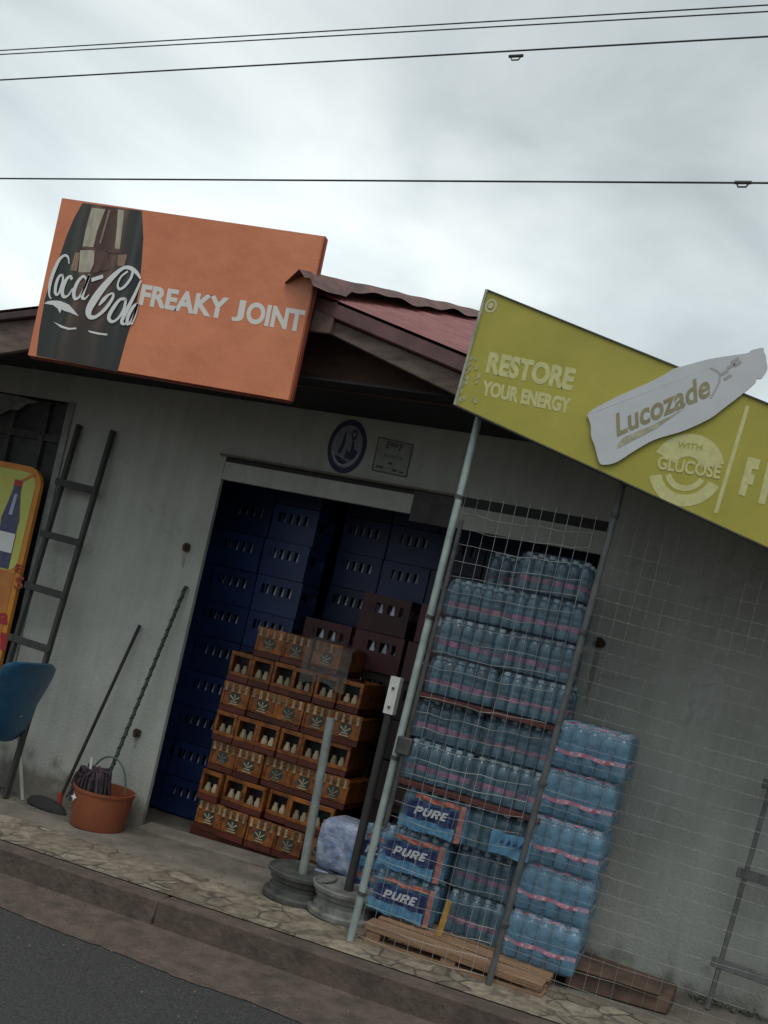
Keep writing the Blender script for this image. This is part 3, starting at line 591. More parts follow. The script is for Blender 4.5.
for i, st in enumerate(STK):
    pts = []
    for x, y, wd in spline(st):
        a = at(20 + x / 4.8, 190 + y / 4.8, YS - .0105); pts.append((a.x, a.z, wd / 4.8 / 203 * 1.18))
    mb.ribbon(pts, YS - .0046 - i * .00012)
mb.build('script_lettering', M_WHITE, sg)
mb = MB(); heavy(mb, '', (138.5, 304.5), (301.5, 332.5), (142.5, 284.0), YS - 0.001, .04, [('FREAKY', 0, .552), ('J', .585, .655), ('OINT', .668, 1)])
mb.build('name_lettering', mat('sign_white', (0.70, 0.68, 0.64), 0.5), sg)

# ------------------------------------------------------------------ yellow sign on the right slope
YY = -0.90
q = px_poly([(487, 290), (455, 405)], YY); x2 = 1.25
tl, bl = q; tr = Vector((x2, YY, tl.z - 0.285 * (x2 - tl.x))); br = Vector((x2, YY, bl.z - 0.272 * (x2 - bl.x)))
# fit the slopes to the edges seen in the photo
a = at(640, 352, YY); st = (a.z - tl.z) / (a.x - tl.x); tr.z = tl.z + st * (x2 - tl.x)
a = at(768, 548, YY); sb = (a.z - bl.z) / (a.x - bl.x); br.z = bl.z + sb * (x2 - bl.x)
ys = thing('slope_sign', 'long yellow drink sign with a white bottle cut-out, running down the right roof slope', 'sign', (bl.x, YY, bl.z))
M_YEL = mat('faded_yellow', (0.33, 0.295, 0.040), 0.55, vscale=3, col2=(0.41, 0.37, 0.055))
MB().prism([tl, tr, br, bl], (0, 0.04, 0)).build('panel', M_YEL, ys)
mb = MB(); dz = Vector((0, 0.018, 0))
mb.bar(tl + dz, tr + dz, 0.048, 0.006); mb.bar(bl + dz, br + dz, 0.048, 0.006); mb.build('frame', mat('edge_trim', (0.06, 0.06, 0.045), 0.5, var=0.4, vscale=20), ys)
MB().bar(tl + dz, bl + dz, 0.012, 0.054, (0, 1, 0)).build('frame', mat('pale_edge', (0.32, 0.34, 0.26), 0.5, var=0.3, vscale=20), ys)
M_FADE = mat('faded_lettering', (0.54, 0.52, 0.23), 0.5, var=0.12, vscale=30)
K = lambda L_: [(450 + x / 4.52, 280 + y / 4.52) for x, y in L_]
def kw(mb, t, bl_, br_, tl_, bold): a, b, c_ = K([bl_, br_, tl_]); return heavy(mb, t, a, b, c_, YY - 0.001, .05)
mb = MB(); kw(mb, 'RESTORE', (158, 420), (550, 502), (180, 322), 0.02); kw(mb, 'YOUR ENERGY', (138, 520), (540, 606), (150, 452), 0.02)
mb.build('slogan_lettering', M_FADE, ys)
c = at(*K([(185, 117)])[0], YY); mb = MB(); mb.ribbon([(c.x + .024 * math.cos(t * math.pi / 12), c.z + .027 * math.sin(t * math.pi / 12), .009) for t in range(25)], YY - .001)
mb.sheet([(c.x + .012 * math.cos(t * math.pi / 8), YY - .003, c.z + .014 * math.sin(t * math.pi / 8)) for t in range(16)]); mb.build('round_mark', mat('pale_mark', (0.50, 0.50, 0.30), 0.5, var=0.1), ys)
# paint flaked off along the left edge
mb = MB()
for k in range(40):
    v = random.random() ** 0.8; p = bl.lerp(tl, 0.02 + 0.42 * v); u = random.random() ** 2.5 * 0.10 * (1 - v * .5) + .006; r = random.uniform(.003, .011); n_ = 7; yk = YY - .0012 - k * .00005
    mb.sheet([(p.x + u + r * random.uniform(.6, 1.2) * math.cos(2 * math.pi * i / n_), yk, p.z - u * .2 + 1.5 * r * random.uniform(.6, 1.2) * math.sin(2 * math.pi * i / n_)) for i in range(n_)])
mb.build('flaked_paint', mat('bare_zinc', (0.38, 0.38, 0.20), 0.5, var=0.3), ys)
G = lambda L_: [(570 + x / 3.88, 340 + y / 3.88) for x, y in L_]
BOT = [(66, 292), (80, 276), (120, 252), (200, 212), (300, 168), (370, 132), (402, 112), (450, 98), (540, 74), (640, 58), (690, 50), (703, 40), (748, 30), (752, 44), (760, 62), (762, 84), (766, 112), (742, 148), (724, 150), (716, 168), (660, 216), (600, 262), (540, 306), (440, 352), (330, 386), (250, 430), (180, 474), (130, 484), (112, 470), (96, 412), (82, 372), (80, 330)]
bt = MB().prism(px_poly(G([(a_[0], a_[1]) for a_ in spline([(x_, y_, 0) for x_, y_ in BOT] + [(66.5, 291, 0)], 4)]), YY - 0.012), (0, 0.0095, 0)).build('bottle_cutout', mat('white_cutout', (0.52, 0.54, 0.56), 0.5, var=0.06, vscale=6), ys)
M_TAN = mat('faded_tan', (0.27, 0.24, 0.13), 0.6, var=0.15, vscale=20)
mb = MB(); a, b, c_ = G([(182, 372), (545, 214), (178, 286)]); write(mb, 'Lucozade', a, b, c_, YY - 0.0130, 0.024)
mb.build('bottle_lettering', M_TAN, bt)
mb = MB(); mb.sheet(px_poly(G([(186, 402), (210, 376), (320, 330), (440, 268), (330, 345), (182, 422)]), YY - 0.0130)); mb.build('bottle_swoosh', mat('pale_tan', (0.36, 0.34, 0.24), 0.6, var=0.3, vscale=40), bt)
mb = MB()
arc = spline([(545, 112, 5), (578, 130, 5), (578, 170, 5), (545, 230, 6)]); pts = []
for x, y, wd in arc:
    p = at(*G([(x, y)])[0], YY); pts.append((p.x, p.z, .007))
mb.ribbon(pts, YY - .0130)
for x, y in ((600, 130), (625, 105), (650, 96), (612, 148), (640, 84)):
    p = at(*G([(x, y)])[0], YY); mb.ribbon([(p.x - .012, p.z - .01, .012), (p.x + .012, p.z + .012, .012)], YY - .0134)
mb.build('bottle_scuffs', mat('scuff', (0.36, 0.36, 0.34), 0.6), bt)
# round glucose mark, divider and the start of the next word
cg = at(*G([(452, 505)])[0], YY); mb = MB()
def seg(r0, r1, a0, a1, y):
    n_ = 20; o = [(cg.x + r1 * math.cos(math.radians(a0 + (a1 - a0) * i / n_)), y, cg.z + r1 * 1.04 * math.sin(math.radians(a0 + (a1 - a0) * i / n_))) for i in range(n_ + 1)]
    i_ = [(cg.x + r0 * math.cos(math.radians(a0 + (a1 - a0) * i / n_)), y, cg.z + r0 * 1.04 * math.sin(math.radians(a0 + (a1 - a0) * i / n_))) for i in range(n_, -1, -1)]
    mb.sheet(o + i_)
RG = 0.148
seg(0.055, RG, 18, 158, YY - .001); seg(0.062, 0.086, 202, 338, YY - .001); seg(0.100, RG, 198, 342, YY - .001)
a, b, c_ = G([(336, 500), (580, 540), (345, 448)]); heavy(mb, 'GLUCOSE', a, b, c_, YY - 0.0020, .032)
mb.build('round_emblem', M_FADE, ys)
mb = MB(); a, b, c_ = G([(414, 415), (510, 426), (420, 395)]); write(mb, 'WITH', a, b, c_, YY - 0.0018, 0.02); mb.build('emblem_lettering', M_YEL, ys)
mb = MB(); a, b = [at(*p, YY) for p in G([(690, 255), (565, 672)])]; mb.ribbon([(a.x, a.z, .016), (b.x, b.z, .016)], YY - .001); mb.build('divider', M_FADE, ys)
mb = MB(); a, b, c_ = G([(650, 605), (712, 622), (692, 452)]); block(mb, 'F', a, b, c_, YY - 0.001, .26); a, b, c_ = G([(728, 640), (800, 655), (768, 470)]); block(mb, 'R', a, b, c_, YY - 0.001, .26)
mb.build('name_lettering', M_FADE, ys)

# ------------------------------------------------------------------ wire fence with its two posts
FY = -0.80
fx = -1.50; fn = thing('wire_fence', 'galvanised mesh fence on steel posts standing along the kerb before the water packs', 'fence', (fx, FY, gz(fx)))
pA0, pA1 = at(350, 940, FY), at(478, 419, FY + 0.02); pB0, pB1 = at(488, 985, FY), at(624, 480, FY + 0.02)
MB().tube([pA0 + Vector((0, 0, -.02)), pA1 + Vector((.004, 0, .06))], 0.018, 14).build('post', M_GALV, fn, smooth=True)
MB().tube([pB0 + Vector((0, 0, -.02)), pB1 + Vector((.004, 0, .06))], 0.0145, 14).build('post', M_PGREY, fn, smooth=True)
pC = Vector((1.15, FY, gz(1.15))); MB().tube([pC, pC + Vector((0.02, 0, 2.0))], 0.02, 12).build('post', M_IRON, fn, smooth=True)
MB().tube([pA0 + Vector((.045, -.01, .55)), at(462, 520, FY - .01)], 0.011, 8).build('gate_bar', M_IRON, fn)
def meshpanel(x0, x1, ztop0, ztop1, sx, sz, sag, wr=.0012):
    mb = MB(); n_ = int((x1 - x0) / sx)
    for i in range(n_ + 1):
        x = x0 + (x1 - x0) * i / n_; zt_ = ztop0 + (ztop1 - ztop0) * i / n_
        lean = 0.03; jit = random.uniform(-.004, .004)
        z0_ = gz(x) + 0.015
        mb.tube([(x + jit, FY + .012, z0_), (x + lean * .5 + jit + random.uniform(-.008, .008), FY + .016 + sag, (z0_ + zt_) / 2), (x + lean, FY + .012, zt_ + random.uniform(0, .02))], wr, 4, False)
    m_n = int((ztop0 - gz(x0)) / sz)
    for j in range(m_n):
        f0 = (j + .4) * sz; pts = []
        for i in range(9):
            t = i / 8; x = x0 + (x1 - x0) * t; zz = gz(x) + f0 + (ztop1 - ztop0) * t * (f0 / 2.1) * .8
            if zz > ztop0 + (ztop1 - ztop0) * t + .01: continue
            pts.append((x + .03 * f0 / 2.1, FY + .009 + sag * math.sin(math.pi * f0 / 2.1), zz + random.uniform(-.006, .006) - .01 * math.sin(math.pi * t)))
        if len(pts) > 1: mb.tube(pts, wr, 4, False)
    return mb
meshpanel(pA0.x + .03, pB0.x - .03, 2.20, 2.19, 0.060, 0.072, .01).build('mesh_panel', M_WIRE, fn)
meshpanel(pB0.x + .03, 1.13, 2.24, 2.02, 0.060, 0.072, .03, .00055).build('mesh_panel', M_WIRE, fn)
c = at(401, 745, FY - .02); MB().box(c.x - .02, c.x + .05, FY - .035, FY + .01, c.z - .04, c.z + .04).build('latch', M_IRON, fn, bevel=.004)
for A_, B_, rr, ts in ((pB0, pB1, .020, (0.12, 0.4, 0.7, .93)), (pA0, pA1, .022, (0.09, 0.35, .62, .85))):
    for t in ts:
        p = A_.lerp(B_, t); MB().tube([p + Vector((0, 0, -.009)), p + Vector((.003, 0, .009))], rr, 12).build('wire_tie', M_IRON, fn)

# ------------------------------------------------------------------ pallet under the packs
px0, px1, py0, py1, pz = -1.455, -0.60, -0.755, -0.12, 0.152
pl = thing('wooden_pallet', 'worn brown wooden pallet under the water packs behind the mesh', 'pallet', (-1, -0.45, gz(-1)))
for i in range(5):
    y = py0 + (py1 - py0 - .1) * i / 4
    MB().box(px0 + random.uniform(-.01, .01), px1 + random.uniform(-.015, .015), y, y + .104, pz - (.034 if i == 0 else .022), pz).build('deck_board', M_PALLET, pl, bevel=.003)
for x in (px0 + .005, (px0 + px1) / 2 - .05, px1 - .08):
    MB().box(x, x + .07, py0 + .006, py1 - .002, pz - .085, pz - .035).build('bearer', M_PALLET, pl, bevel=.003)
mb = MB(); a, b = px0, px1
mb.hexa([(a, py0, gz(a) - .004), (b, py0, gz(b) - .004), (b, py0 + .09, gz(b) - .004), (a, py0 + .09, gz(a) - .004), (a, py0, gz(a) + .016), (b, py0, gz(b) + .016), (b, py0 + .09, gz(b) + .016), (a, py0 + .09, gz(a) + .016)])
mb.build('base_board', M_PALLET, pl)

# ------------------------------------------------------------------ bottled water packs
def bottle_prof(r, h):
    return [(r * .55, 0), (r * .95, .006), (r, .02), (r, h * .24), (r * .93, h * .27), (r * .93, h * .40), (r, h * .43), (r, h * .52), (r * .95, h * .55), (r, h * .58), (r, h * .72), (r * .93, h * .80), (r * .70, h * .87), (r * .46, h * .905), (r * .46, h * .93)]
lab0 = [None]
M_MAUVE = mat('mauve_label', (0.10, 0.06, 0.10), 0.4, rnd=0.6, vscale=30, col2=(0.34, 0.10, 0.17)); M_MARK = mat('pale_marks', (0.5, 0.42, 0.48), 0.5); M_PWHITE = mat('pack_white', (0.45, 0.47, 0.52), 0.5)
def make_pack(name, label, W, Dp, H, nx, ny, body, capm, style):
    t = thing(name, label, 'water pack'); r = min(W / nx, Dp / ny) / 2 * .985; hb = H * .97
    bme = None
    for i in range(nx):
        for j in range(ny):
            x = -W / 2 + W / nx * (i + .5); y = Dp / ny * (j + .5)
            if j > 1 and 0 < i < nx - 1 and j < ny - 1: continue
            if bme is None:
                b = MB().lathe(bottle_prof(r, hb), n=12).build('bottle', body, t, smooth=True); b.location = (x, y, 0.004); bme = b
                cp = MB().lathe([(r * .56, hb * .915), (r * .56, hb * .985), (r * .46, hb)], n=10).build('cap', capm, b, smooth=True); cme = cp
            else:
                b = bme.copy(); COL.objects.link(b); b.parent = t; b.location = (x, y, 0.004)
                k = cme.copy(); COL.objects.link(k); k.parent = b
    # shrink film: a slightly pillowed skin around the bottles
    vs = []; fs = []; prof = [(.95, .0), (1.0, .05), (1.012, .3), (1.012, .6), (1.0, .76), (.965, .90), (.90, .97), (.84, 1.0)]
    ring = []
    for c0 in ((1, -1), (1, 1), (-1, 1), (-1, -1)):
        for a in range(4):
            t0 = math.atan2(c0[1], c0[0]) - math.pi / 4 + a * math.pi / 6; ring.append((c0[0] * (W / 2 - .03) + .036 * math.cos(t0), c0[1] * (Dp / 2 - .03) + .036 * math.sin(t0)))
    n_ = len(ring)
    for s_, z in prof:
        for x, y in ring: vs.append((x * s_, Dp / 2 + y * s_, .002 + z * H * .998))
    for i in range(len(prof) - 1):
        for k in range(n_): fs.append((i * n_ + k, i * n_ + (k + 1) % n_, (i + 1) * n_ + (k + 1) % n_, (i + 1) * n_ + k))
    fs.append(tuple(range((len(prof) - 1) * n_, len(prof) * n_)))
    MB().add(vs, fs).build('shrink_film', M_FILMB if style == 'band' else M_FILM, t, smooth=True)
    yf = -0.012
    def wavy(x0, x1, z0, z1, y, nzz=4):                       # a printed area of the film: follows the bottles and is slightly crumpled
        N_ = 22; vs = []; fs = []
        for j in range(nzz + 1):
            for i in range(N_ + 1):
                x = x0 + (x1 - x0) * i / N_; z = z0 + (z1 - z0) * j / nzz; e_ = min(1, abs(2 * x / W)) ** 8
                vs.append((x, y + .006 * math.cos((x / W + .5) * nx * 2 * math.pi + math.pi) + .022 * e_ + .0025 * math.sin(z * 190 + x * 60) + .012 * max(0, z / H - .7), z + .004 * math.sin(x * 40 + z * 25)))
        for j in range(nzz):
            for i in range(N_): k = j * (N_ + 1) + i; fs.append((k, k + 1, k + N_ + 2, k + N_ + 1))
        return MB().add(vs, fs)
    if style == 'band':
        z0, z1 = H * .33, H * .42
        lb = wavy(-W / 2, W / 2, z0, z1, yf, 1)
        vs = []
        for i in range(5): y = .015 + (Dp - .03) * i / 4; vs += [(W / 2 + .007, y, z0), (W / 2 + .007, y, z1)]
        lb.add(vs, [(2 * i, 2 * i + 2, 2 * i + 3, 2 * i + 1) for i in range(4)])
        lb = lb.build('label_band', M_LABEL, t, smooth=True)
        mb = MB()
        for i in range(9):
            if i in (1, 4, 8): continue
            x = -W / 2 + W * (i + .5) / 9; wd = (.014, .020, .010)[i % 3]; mb.box(x - wd / 2, x + wd / 2, yf - .0125, yf - .0095, z0 + .006, z1 - .005)
        mb.build('label_lettering', M_MARK, lb)
        wavy(-W / 2 * .9, W / 2 * .9, H * .955, H * .985, .008, 1).build('film_seam', M_LABEL, t)
    if style == 'plain':
        for b in [k for k in COL.objects if k.parent is t and k.name.startswith('bottle')]:
            if b.location.y < Dp / ny or abs(b.location.x) > W / 2 - W / nx:
                if lab0[0] is None:
                    lab0[0] = k = MB().lathe([(r * .985, hb * .27), (r * .985, hb * .40)], n=12).build('label', M_MAUVE, b, smooth=True); k.parent = b
                else: k = lab0[0].copy(); COL.objects.link(k); k.parent = b
    if style == 'navy':
        y = yf
        lb = wavy(-W * .43, W * .36, H * .36, H * .74, y).build('label_panel', M_NAVY, t, smooth=True)
        mb = MB(); block(mb, 'PURE', None, None, None, None, .22, .10, frame=(Vector((-W * .27, y - .0105, H * .45)), Vector((W * .50, 0, .006)), Vector((.012, 0, H * .20)))); mb.build('lettering', M_PWHITE, lb)
        wavy(-W / 2, W * .36, H * .08, H * .345, y + .001).build('print_band', M_CYAN, t, smooth=True)
        wavy(W * .385, W * .46, H * .06, H * .93, y + .001, 10).build('print_stripe', M_SCAR, t, smooth=True)
        wavy(-W * .30, W * .375, H * .80, H * .90, y + .004, 2).build('print_top', M_SCAR, t, smooth=True)
    if style == 'cyan':
        lb = wavy(-W * .12, W * .45, H * .10, H * .62, yf).build('label_panel', M_CYAN, t, smooth=True)
        mb = MB()
        for k in range(4): x = W * (.02 + .09 * k); mb.prism([(x, yf - .010, H * .36), (x + W * .05, yf - .010, H * .5), (x + W * .06, yf - .010, H * .38)], (0, .0015, 0))
        mb.build('label_marks', M_NAVY, lb)
    return t

PW, PD = 0.335, 0.36
ORD = ['first', 'second', 'third', 'fourth', 'fifth', 'sixth', 'seventh', 'eighth', 'ninth', 'tenth']
band = make_pack('water_pack', 'blue water pack with a magenta band, topmost of the free-standing stack of five', PW, .33, .224, 5, 4, M_WATER, M_CAPW, 'band')
index()
zs = pz + .001; xs_ = [-.690, -.684, -.688, -.680, -.668]
nm5 = ['lowest', 'second lowest', 'middle', 'second highest', 'topmost']
for k in range(5):
    lb = 'blue water pack with a magenta band, %s of the free-standing stack of five' % nm5[k]
    loc = (xs_[k], -0.54 + random.uniform(-.01, .01), zs + k * .2265)
    o = dup(band, loc, random.uniform(-.03, .03), lb, 'water packs in the free-standing stack')
def remove_tree(o):
    for k in list(kids(o)): remove_tree(k)
    bpy.data.objects.remove(o)
remove_tree(band)
clr = make_pack('water_pack', 'x', PW, PD, .196, 6, 3, M_CLEAR, M_CAPB, 'plain')
nav = make_pack('water_pack', 'x', PW, PD, .205, 6, 3, M_WATER, M_CAPW, 'navy')
cyn = make_pack('water_pack', 'x', PW, PD, .205, 5, 3, M_CLEAR, M_CAPB, 'cyan')
index()
XL, XR, YF = -1.355, -1.012, -0.575
GRP = 'water packs stacked behind the wire mesh'
z = pz + .001; hN = .215
rows = [('nav', 'cyn0'), ('nav', 'clr'), ('nav2', 'cyn')]
for k in range(3):
    side = ['lowest', 'second lowest', 'third lowest'][k]
    if k < 2:
        dup(nav, (XL - .015 + .0 * k, YF, z + k * hN), .02, 'blue water pack with navy PURE label, %s in the left column behind the mesh' % side, GRP)
        dup(clr, (XR, YF + .06, z + k * hN), -.02, 'clear water pack with small labels, %s in the right column behind the mesh' % side, GRP, (1, 1, 1.05))
    else:
        dup(nav, (XL + .045, YF - .01, z + k * hN), -.02, 'blue water pack with navy PURE label, highest of those behind the mesh', GRP)
        dup(cyn, (XR + .035, YF + .01, z + k * hN), .02, 'clear water pack with a bright cyan label behind the mesh', GRP)
bz = z + 3 * hN - .002
def board(z_, lb):
    t = thing('separator_board', lb, 'board', (-1.16, YF, z_)); 
    MB().box(-1.53, -.815, YF - .01, YF + .37, z_, z_ + .016).build('sheet', M_REDBD, t, bevel=.002); MB().box(-1.53, -.815, YF - .018, YF - .0105, z_ - .002, z_ + .016).build('edge_strip', M_REDBD, t)
board(bz, 'dark red board between water packs behind the mesh, lower of two')
z1_ = bz + .018
for k in range(2):
    for X, sd_ in ((XL, 'left'), (XR, 'right')):
        dup(clr, (X + random.uniform(-.006, .006), YF + random.uniform(0, .02), z1_ + k * .205), random.uniform(-.03, .03), 'clear water pack between the two red boards, %s %s of four' % (('lower', 'upper')[k], sd_), GRP, (1, 1, 1.03))
bz2 = z1_ + 2 * .205 + .002
board(bz2, 'dark red board between water packs behind the mesh, upper of two')
z2_ = bz2 + .018
for k in range(4):
    for X, sd_ in ((XL, 'left'), (XR, 'right')):
        lb = 'clear water pack above the upper red board, %s layer, %s' % (ORD[k], sd_) if k < 3 else ('clear water pack in shade at the back of the top layer' if sd_ == 'left' else 'clear water pack on the right at the very top behind mesh')
        dup(clr, (X + (.10 if k == 3 and sd_ == 'left' else .01 if k == 3 else .012) + random.uniform(-.012, .012), YF + (.37 if k == 3 and sd_ == 'left' else random.uniform(0, .03)), z2_ + k * .194), random.uniform(-.03, .03), lb, GRP, (1, 1, .985))
remove_tree(clr)
t = thing('yellow_strap', 'yellow strap standing upright between the lowest packs behind the mesh', 'strap', (-1.155, YF - .012, pz)); MB().prism([(-1.165, YF - .02, pz + .003), (-1.135, YF - .02, pz + .003), (-1.125, YF - .01, pz + .17), (-1.15, YF - .01, pz + .18)], (0, .006, 0)).build('band', mat('yellow_band', (0.36, 0.20, 0.03), .5, var=.4, vscale=30), t)
bk = dup(nav, (-1.61, -.30, gz(-1.7) + .006), .1, 'blue water pack in the doorway behind the dark post, lower of two', 'water packs beside the doorway posts')
bk2 = dup(nav, (-1.605, -.30, gz(-1.7) + .006 + .208), .06, 'blue water pack in the doorway behind the dark post, upper of two', 'water packs beside the doorway posts')
remove_tree(nav); remove_tree(cyn)
# pale sachet-water bundles in the doorway
def bundle(loc, W, Dp, H, lb, rot):
    t = thing('sachet_bundle', lb, 'water pack', loc, 'pale sachet bundles in the doorway'); vs = []; fs = []
    NX, NZ = 18, 14
    for j in range(NZ + 1):
        ph = -math.pi / 2 + math.pi * j / NZ
        for i in range(NX):
            th = 2 * math.pi * i / NX; ce = lambda v: math.copysign(abs(v) ** .38, v)
            b_ = 1 + .05 * math.sin(5 * th + j) * math.cos(3 * ph)
            vs.append((W / 2 * ce(math.cos(ph)) * ce(math.cos(th)) * b_, Dp / 2 * ce(math.cos(ph)) * ce(math.sin(th)) * b_, H / 2 + H / 2 * ce(math.sin(ph))))
    for j in range(NZ):
        for i in range(NX): fs.append((j * NX + i, j * NX + (i + 1) % NX, (j + 1) * NX + (i + 1) % NX, (j + 1) * NX + i))
    mb = MB(); mb.add([Vector(loc) + Vector(v) for v in vs], fs); mb.build('bag', M_SACH, t, smooth=True)
    mb = MB(); x, y, zz = loc
    for k in range(5):
        a = x - W * .3 + W * .13 * k; h_ = (.5, .58, .42, .62, .47)[k]; mb.prism([(a, y - Dp / 2 - .010, zz + H * (h_ - .05)), (a + .026, y - Dp / 2 - .010, zz + H * (h_ - .07)), (a + .022, y - Dp / 2 - .010, zz + H * (h_ + .01)), (a + .004, y - Dp / 2 - .010, zz + H * (h_ + .02))], (0, .003, 0))
    mb.build('print_marks', mat('blue_print', (0.20, 0.26, 0.46), 0.5, var=.4, vscale=30), t); t.rotation_euler = (0, 0, rot); return t
a = at(337, 880, -.22)
bundle((a.x - .01, -.16, gz(a.x) + .004), .30, .26, .13, 'pale bluish sachet water bundle in the doorway, lower of two', .1)
bundle((a.x + .0, -.16, gz(a.x) + .135), .29, .25, .28, 'pale bluish sachet water bundle in the doorway, upper of two', -.05)

# ------------------------------------------------------------------ no-parking posts set in car wheel rims
def barrier(base, top, r, m, rimm, lb, cap=None, rimr=.185, h=.145):
    base = Vector(base); t = thing('barrier_post', lb, 'post', base, 'posts set in wheel rims before the doorway')
    prof = [(rimr * .95, 0), (rimr, .005), (rimr, .026), (rimr * .96, .03), (rimr * .87, .034), (rimr * .86, h * .40), (rimr * .81, h * .44), (rimr * .81, h * .60), (rimr * .88, h * .66), (rimr * .89, h * .84), (rimr * .99, h * .88), (rimr * 1.0, h), (rimr * .95, h + .003), (rimr * .90, h - .012), (rimr * .60, h - .018), (.02, h - .016)]
    MB().lathe(prof, base, 36).build('wheel_rim', rimm, t, smooth=True)
    pb = base + Vector((0, 0, h - .04)); MB().tube([pb, Vector(top)], r, 14).build('pole', m, t, smooth=True)
    if cap:
        d = (Vector(top) - pb).normalized(); e_ = Vector(top) - d * cap
        c_ = MB().bar(e_, Vector(top) + d * .015, .052, .052).build('white_sleeve', mat('white_sleeve', (0.60, 0.60, 0.57), 0.6, var=.1, vscale=20), t)
        mb = MB(); q_ = Vector((0, -.039, 0))
        for f in (.2, .75): p = e_.lerp(Vector(top), f); mb.box(p.x - .006, p.x + .006, p.y - .032, p.y - .0255, p.z - .006, p.z + .006)
        mb.build('screw', M_IRON, c_)
    return t
ga = atg(287, 902); gb = atg(333, 920)
bA = Vector((ga.x, ga.y + .12, gz(ga.x))); bB = Vector((gb.x, gb.y + .12, gz(gb.x)))
M_RIM1 = mat('dark_rim', (0.035, 0.042, 0.040), 0.6, vscale=12, col2=(0.11, 0.11, 0.10), metal=.2); M_RIM2 = mat('grey_rim', (0.10, 0.10, 0.092), 0.6, vscale=11, col2=(0.27, 0.275, 0.26), metal=.25)
barrier(bA, at(331, 718, bA.y + .01), .0235, mat('pale_steel_pole', (0.22, 0.25, 0.24), .6, var=.3, vscale=12, metal=.2), M_RIM1, 'short grey steel pole standing in a dark wheel rim before the crates')
barrier(bB, at(397, 680, bB.y + .02), .0225, mat('black_pole', (0.028, 0.026, 0.026), .6, var=.3, vscale=10), M_RIM2, 'thick dark pole with a white top sleeve standing in a grey wheel rim', cap=.175)

# ------------------------------------------------------------------ crates inside the shop
def slotted_crate(name, W, Dp, H, m, bm_, lb, nb=4):
    t = thing(name, lb, 'crate'); mb = MB(); th = .012
    def wallx(y0, y1):
        mb.box(-W / 2, W / 2, y0, y1, 0, H * .52); mb.box(-W / 2, W / 2, y0, y1, H * .78, H)
        mb.box(-W / 2, -W / 2 + .075, y0, y1, H * .521, H * .779); mb.box(W / 2 - .045, W / 2, y0, y1, H * .521, H * .779)
        for k in range(1, nb): x = -W / 2 + W * k / nb; mb.box(x - .012, x + .012, y0, y1, H * .521, H * .779)
    wallx(0, th); wallx(Dp - th, Dp)
    for sx in (-1, 1):
        x0, x1 = (-W / 2, -W / 2 + th) if sx < 0 else (W / 2 - th, W / 2)
        mb.box(x0, x1, th + .001, Dp - th - .001, 0, H * .45); mb.box(x0, x1, th + .001, Dp - th - .001, H * .75, H)
    mb.box(-W / 2 + th, W / 2 - th, th, Dp - th, .002, .012)
    mb.build('shell', m, t)
    b0 = None; r = W / nb * .30
    for k in range(nb):
        x = -W / 2 + W * (k + .5) / nb
        if b0 is None:
            b0 = MB().lathe([(r, .012), (r, H * .45), (r * .8, H * .55), (r * .40, H * .70), (r * .40, H * .97)], n=8).build('bottle', bm_, t, smooth=True); b0.location = (x, .032, 0)
        else:
            b = b0.copy(); COL.objects.link(b); b.parent = t; b.location = (x, .032, 0)
    return t
CW, CH_ = .335, .236
blue = slotted_crate('bottle_crate', CW - .008, .26, CH_ - .004, M_BLUEC, M_GLINT, 'x', 6)
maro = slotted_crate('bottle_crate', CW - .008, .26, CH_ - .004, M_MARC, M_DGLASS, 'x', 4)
redc = slotted_crate('bottle_crate', CW - .008, .26, CH_ - .004, M_REDC, M_GLINT, 'x', 4)
index()
cols = ['left-hand', 'second', 'third', 'fourth']
for c in range(3):
    for r in range(10):
        x = -3.62 + CW * c; lb = 'blue bottle crate, %s from the floor in the %s column of blue crates' % (ORD[r], ['first', 'second', 'third', 'fourth'][c])
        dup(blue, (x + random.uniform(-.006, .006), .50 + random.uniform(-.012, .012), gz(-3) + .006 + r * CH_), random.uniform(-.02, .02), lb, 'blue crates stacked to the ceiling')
for c in range(4):
    for r in range(7):
        x = -2.60 + CW * c + (.05 if r > 4 else 0) + (.10 if c > 1 else 0)
        if r == 6 and c == 0: continue
        if r < 5: src, lb, gp = maro, 'dark maroon crate right of orange stack, %s from floor in its %s column' % (ORD[r], ORD[c]), 'maroon crates beside the orange stack'
        else: src, lb, gp = redc, 'dim red crate on the maroon crates, %s layer of red, %s from the left' % (('lower', 'upper')[r - 5], ORD[c]), 'red crates on top of the maroon crates'
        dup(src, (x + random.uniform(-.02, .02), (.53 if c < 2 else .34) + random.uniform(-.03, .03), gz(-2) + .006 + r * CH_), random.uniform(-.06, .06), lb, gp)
for c in range(5):
    for r in range(10):
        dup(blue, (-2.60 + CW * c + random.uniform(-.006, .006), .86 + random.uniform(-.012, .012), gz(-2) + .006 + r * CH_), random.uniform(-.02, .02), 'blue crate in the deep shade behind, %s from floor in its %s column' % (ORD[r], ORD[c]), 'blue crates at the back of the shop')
for o in (blue, maro, redc): remove_tree(o)

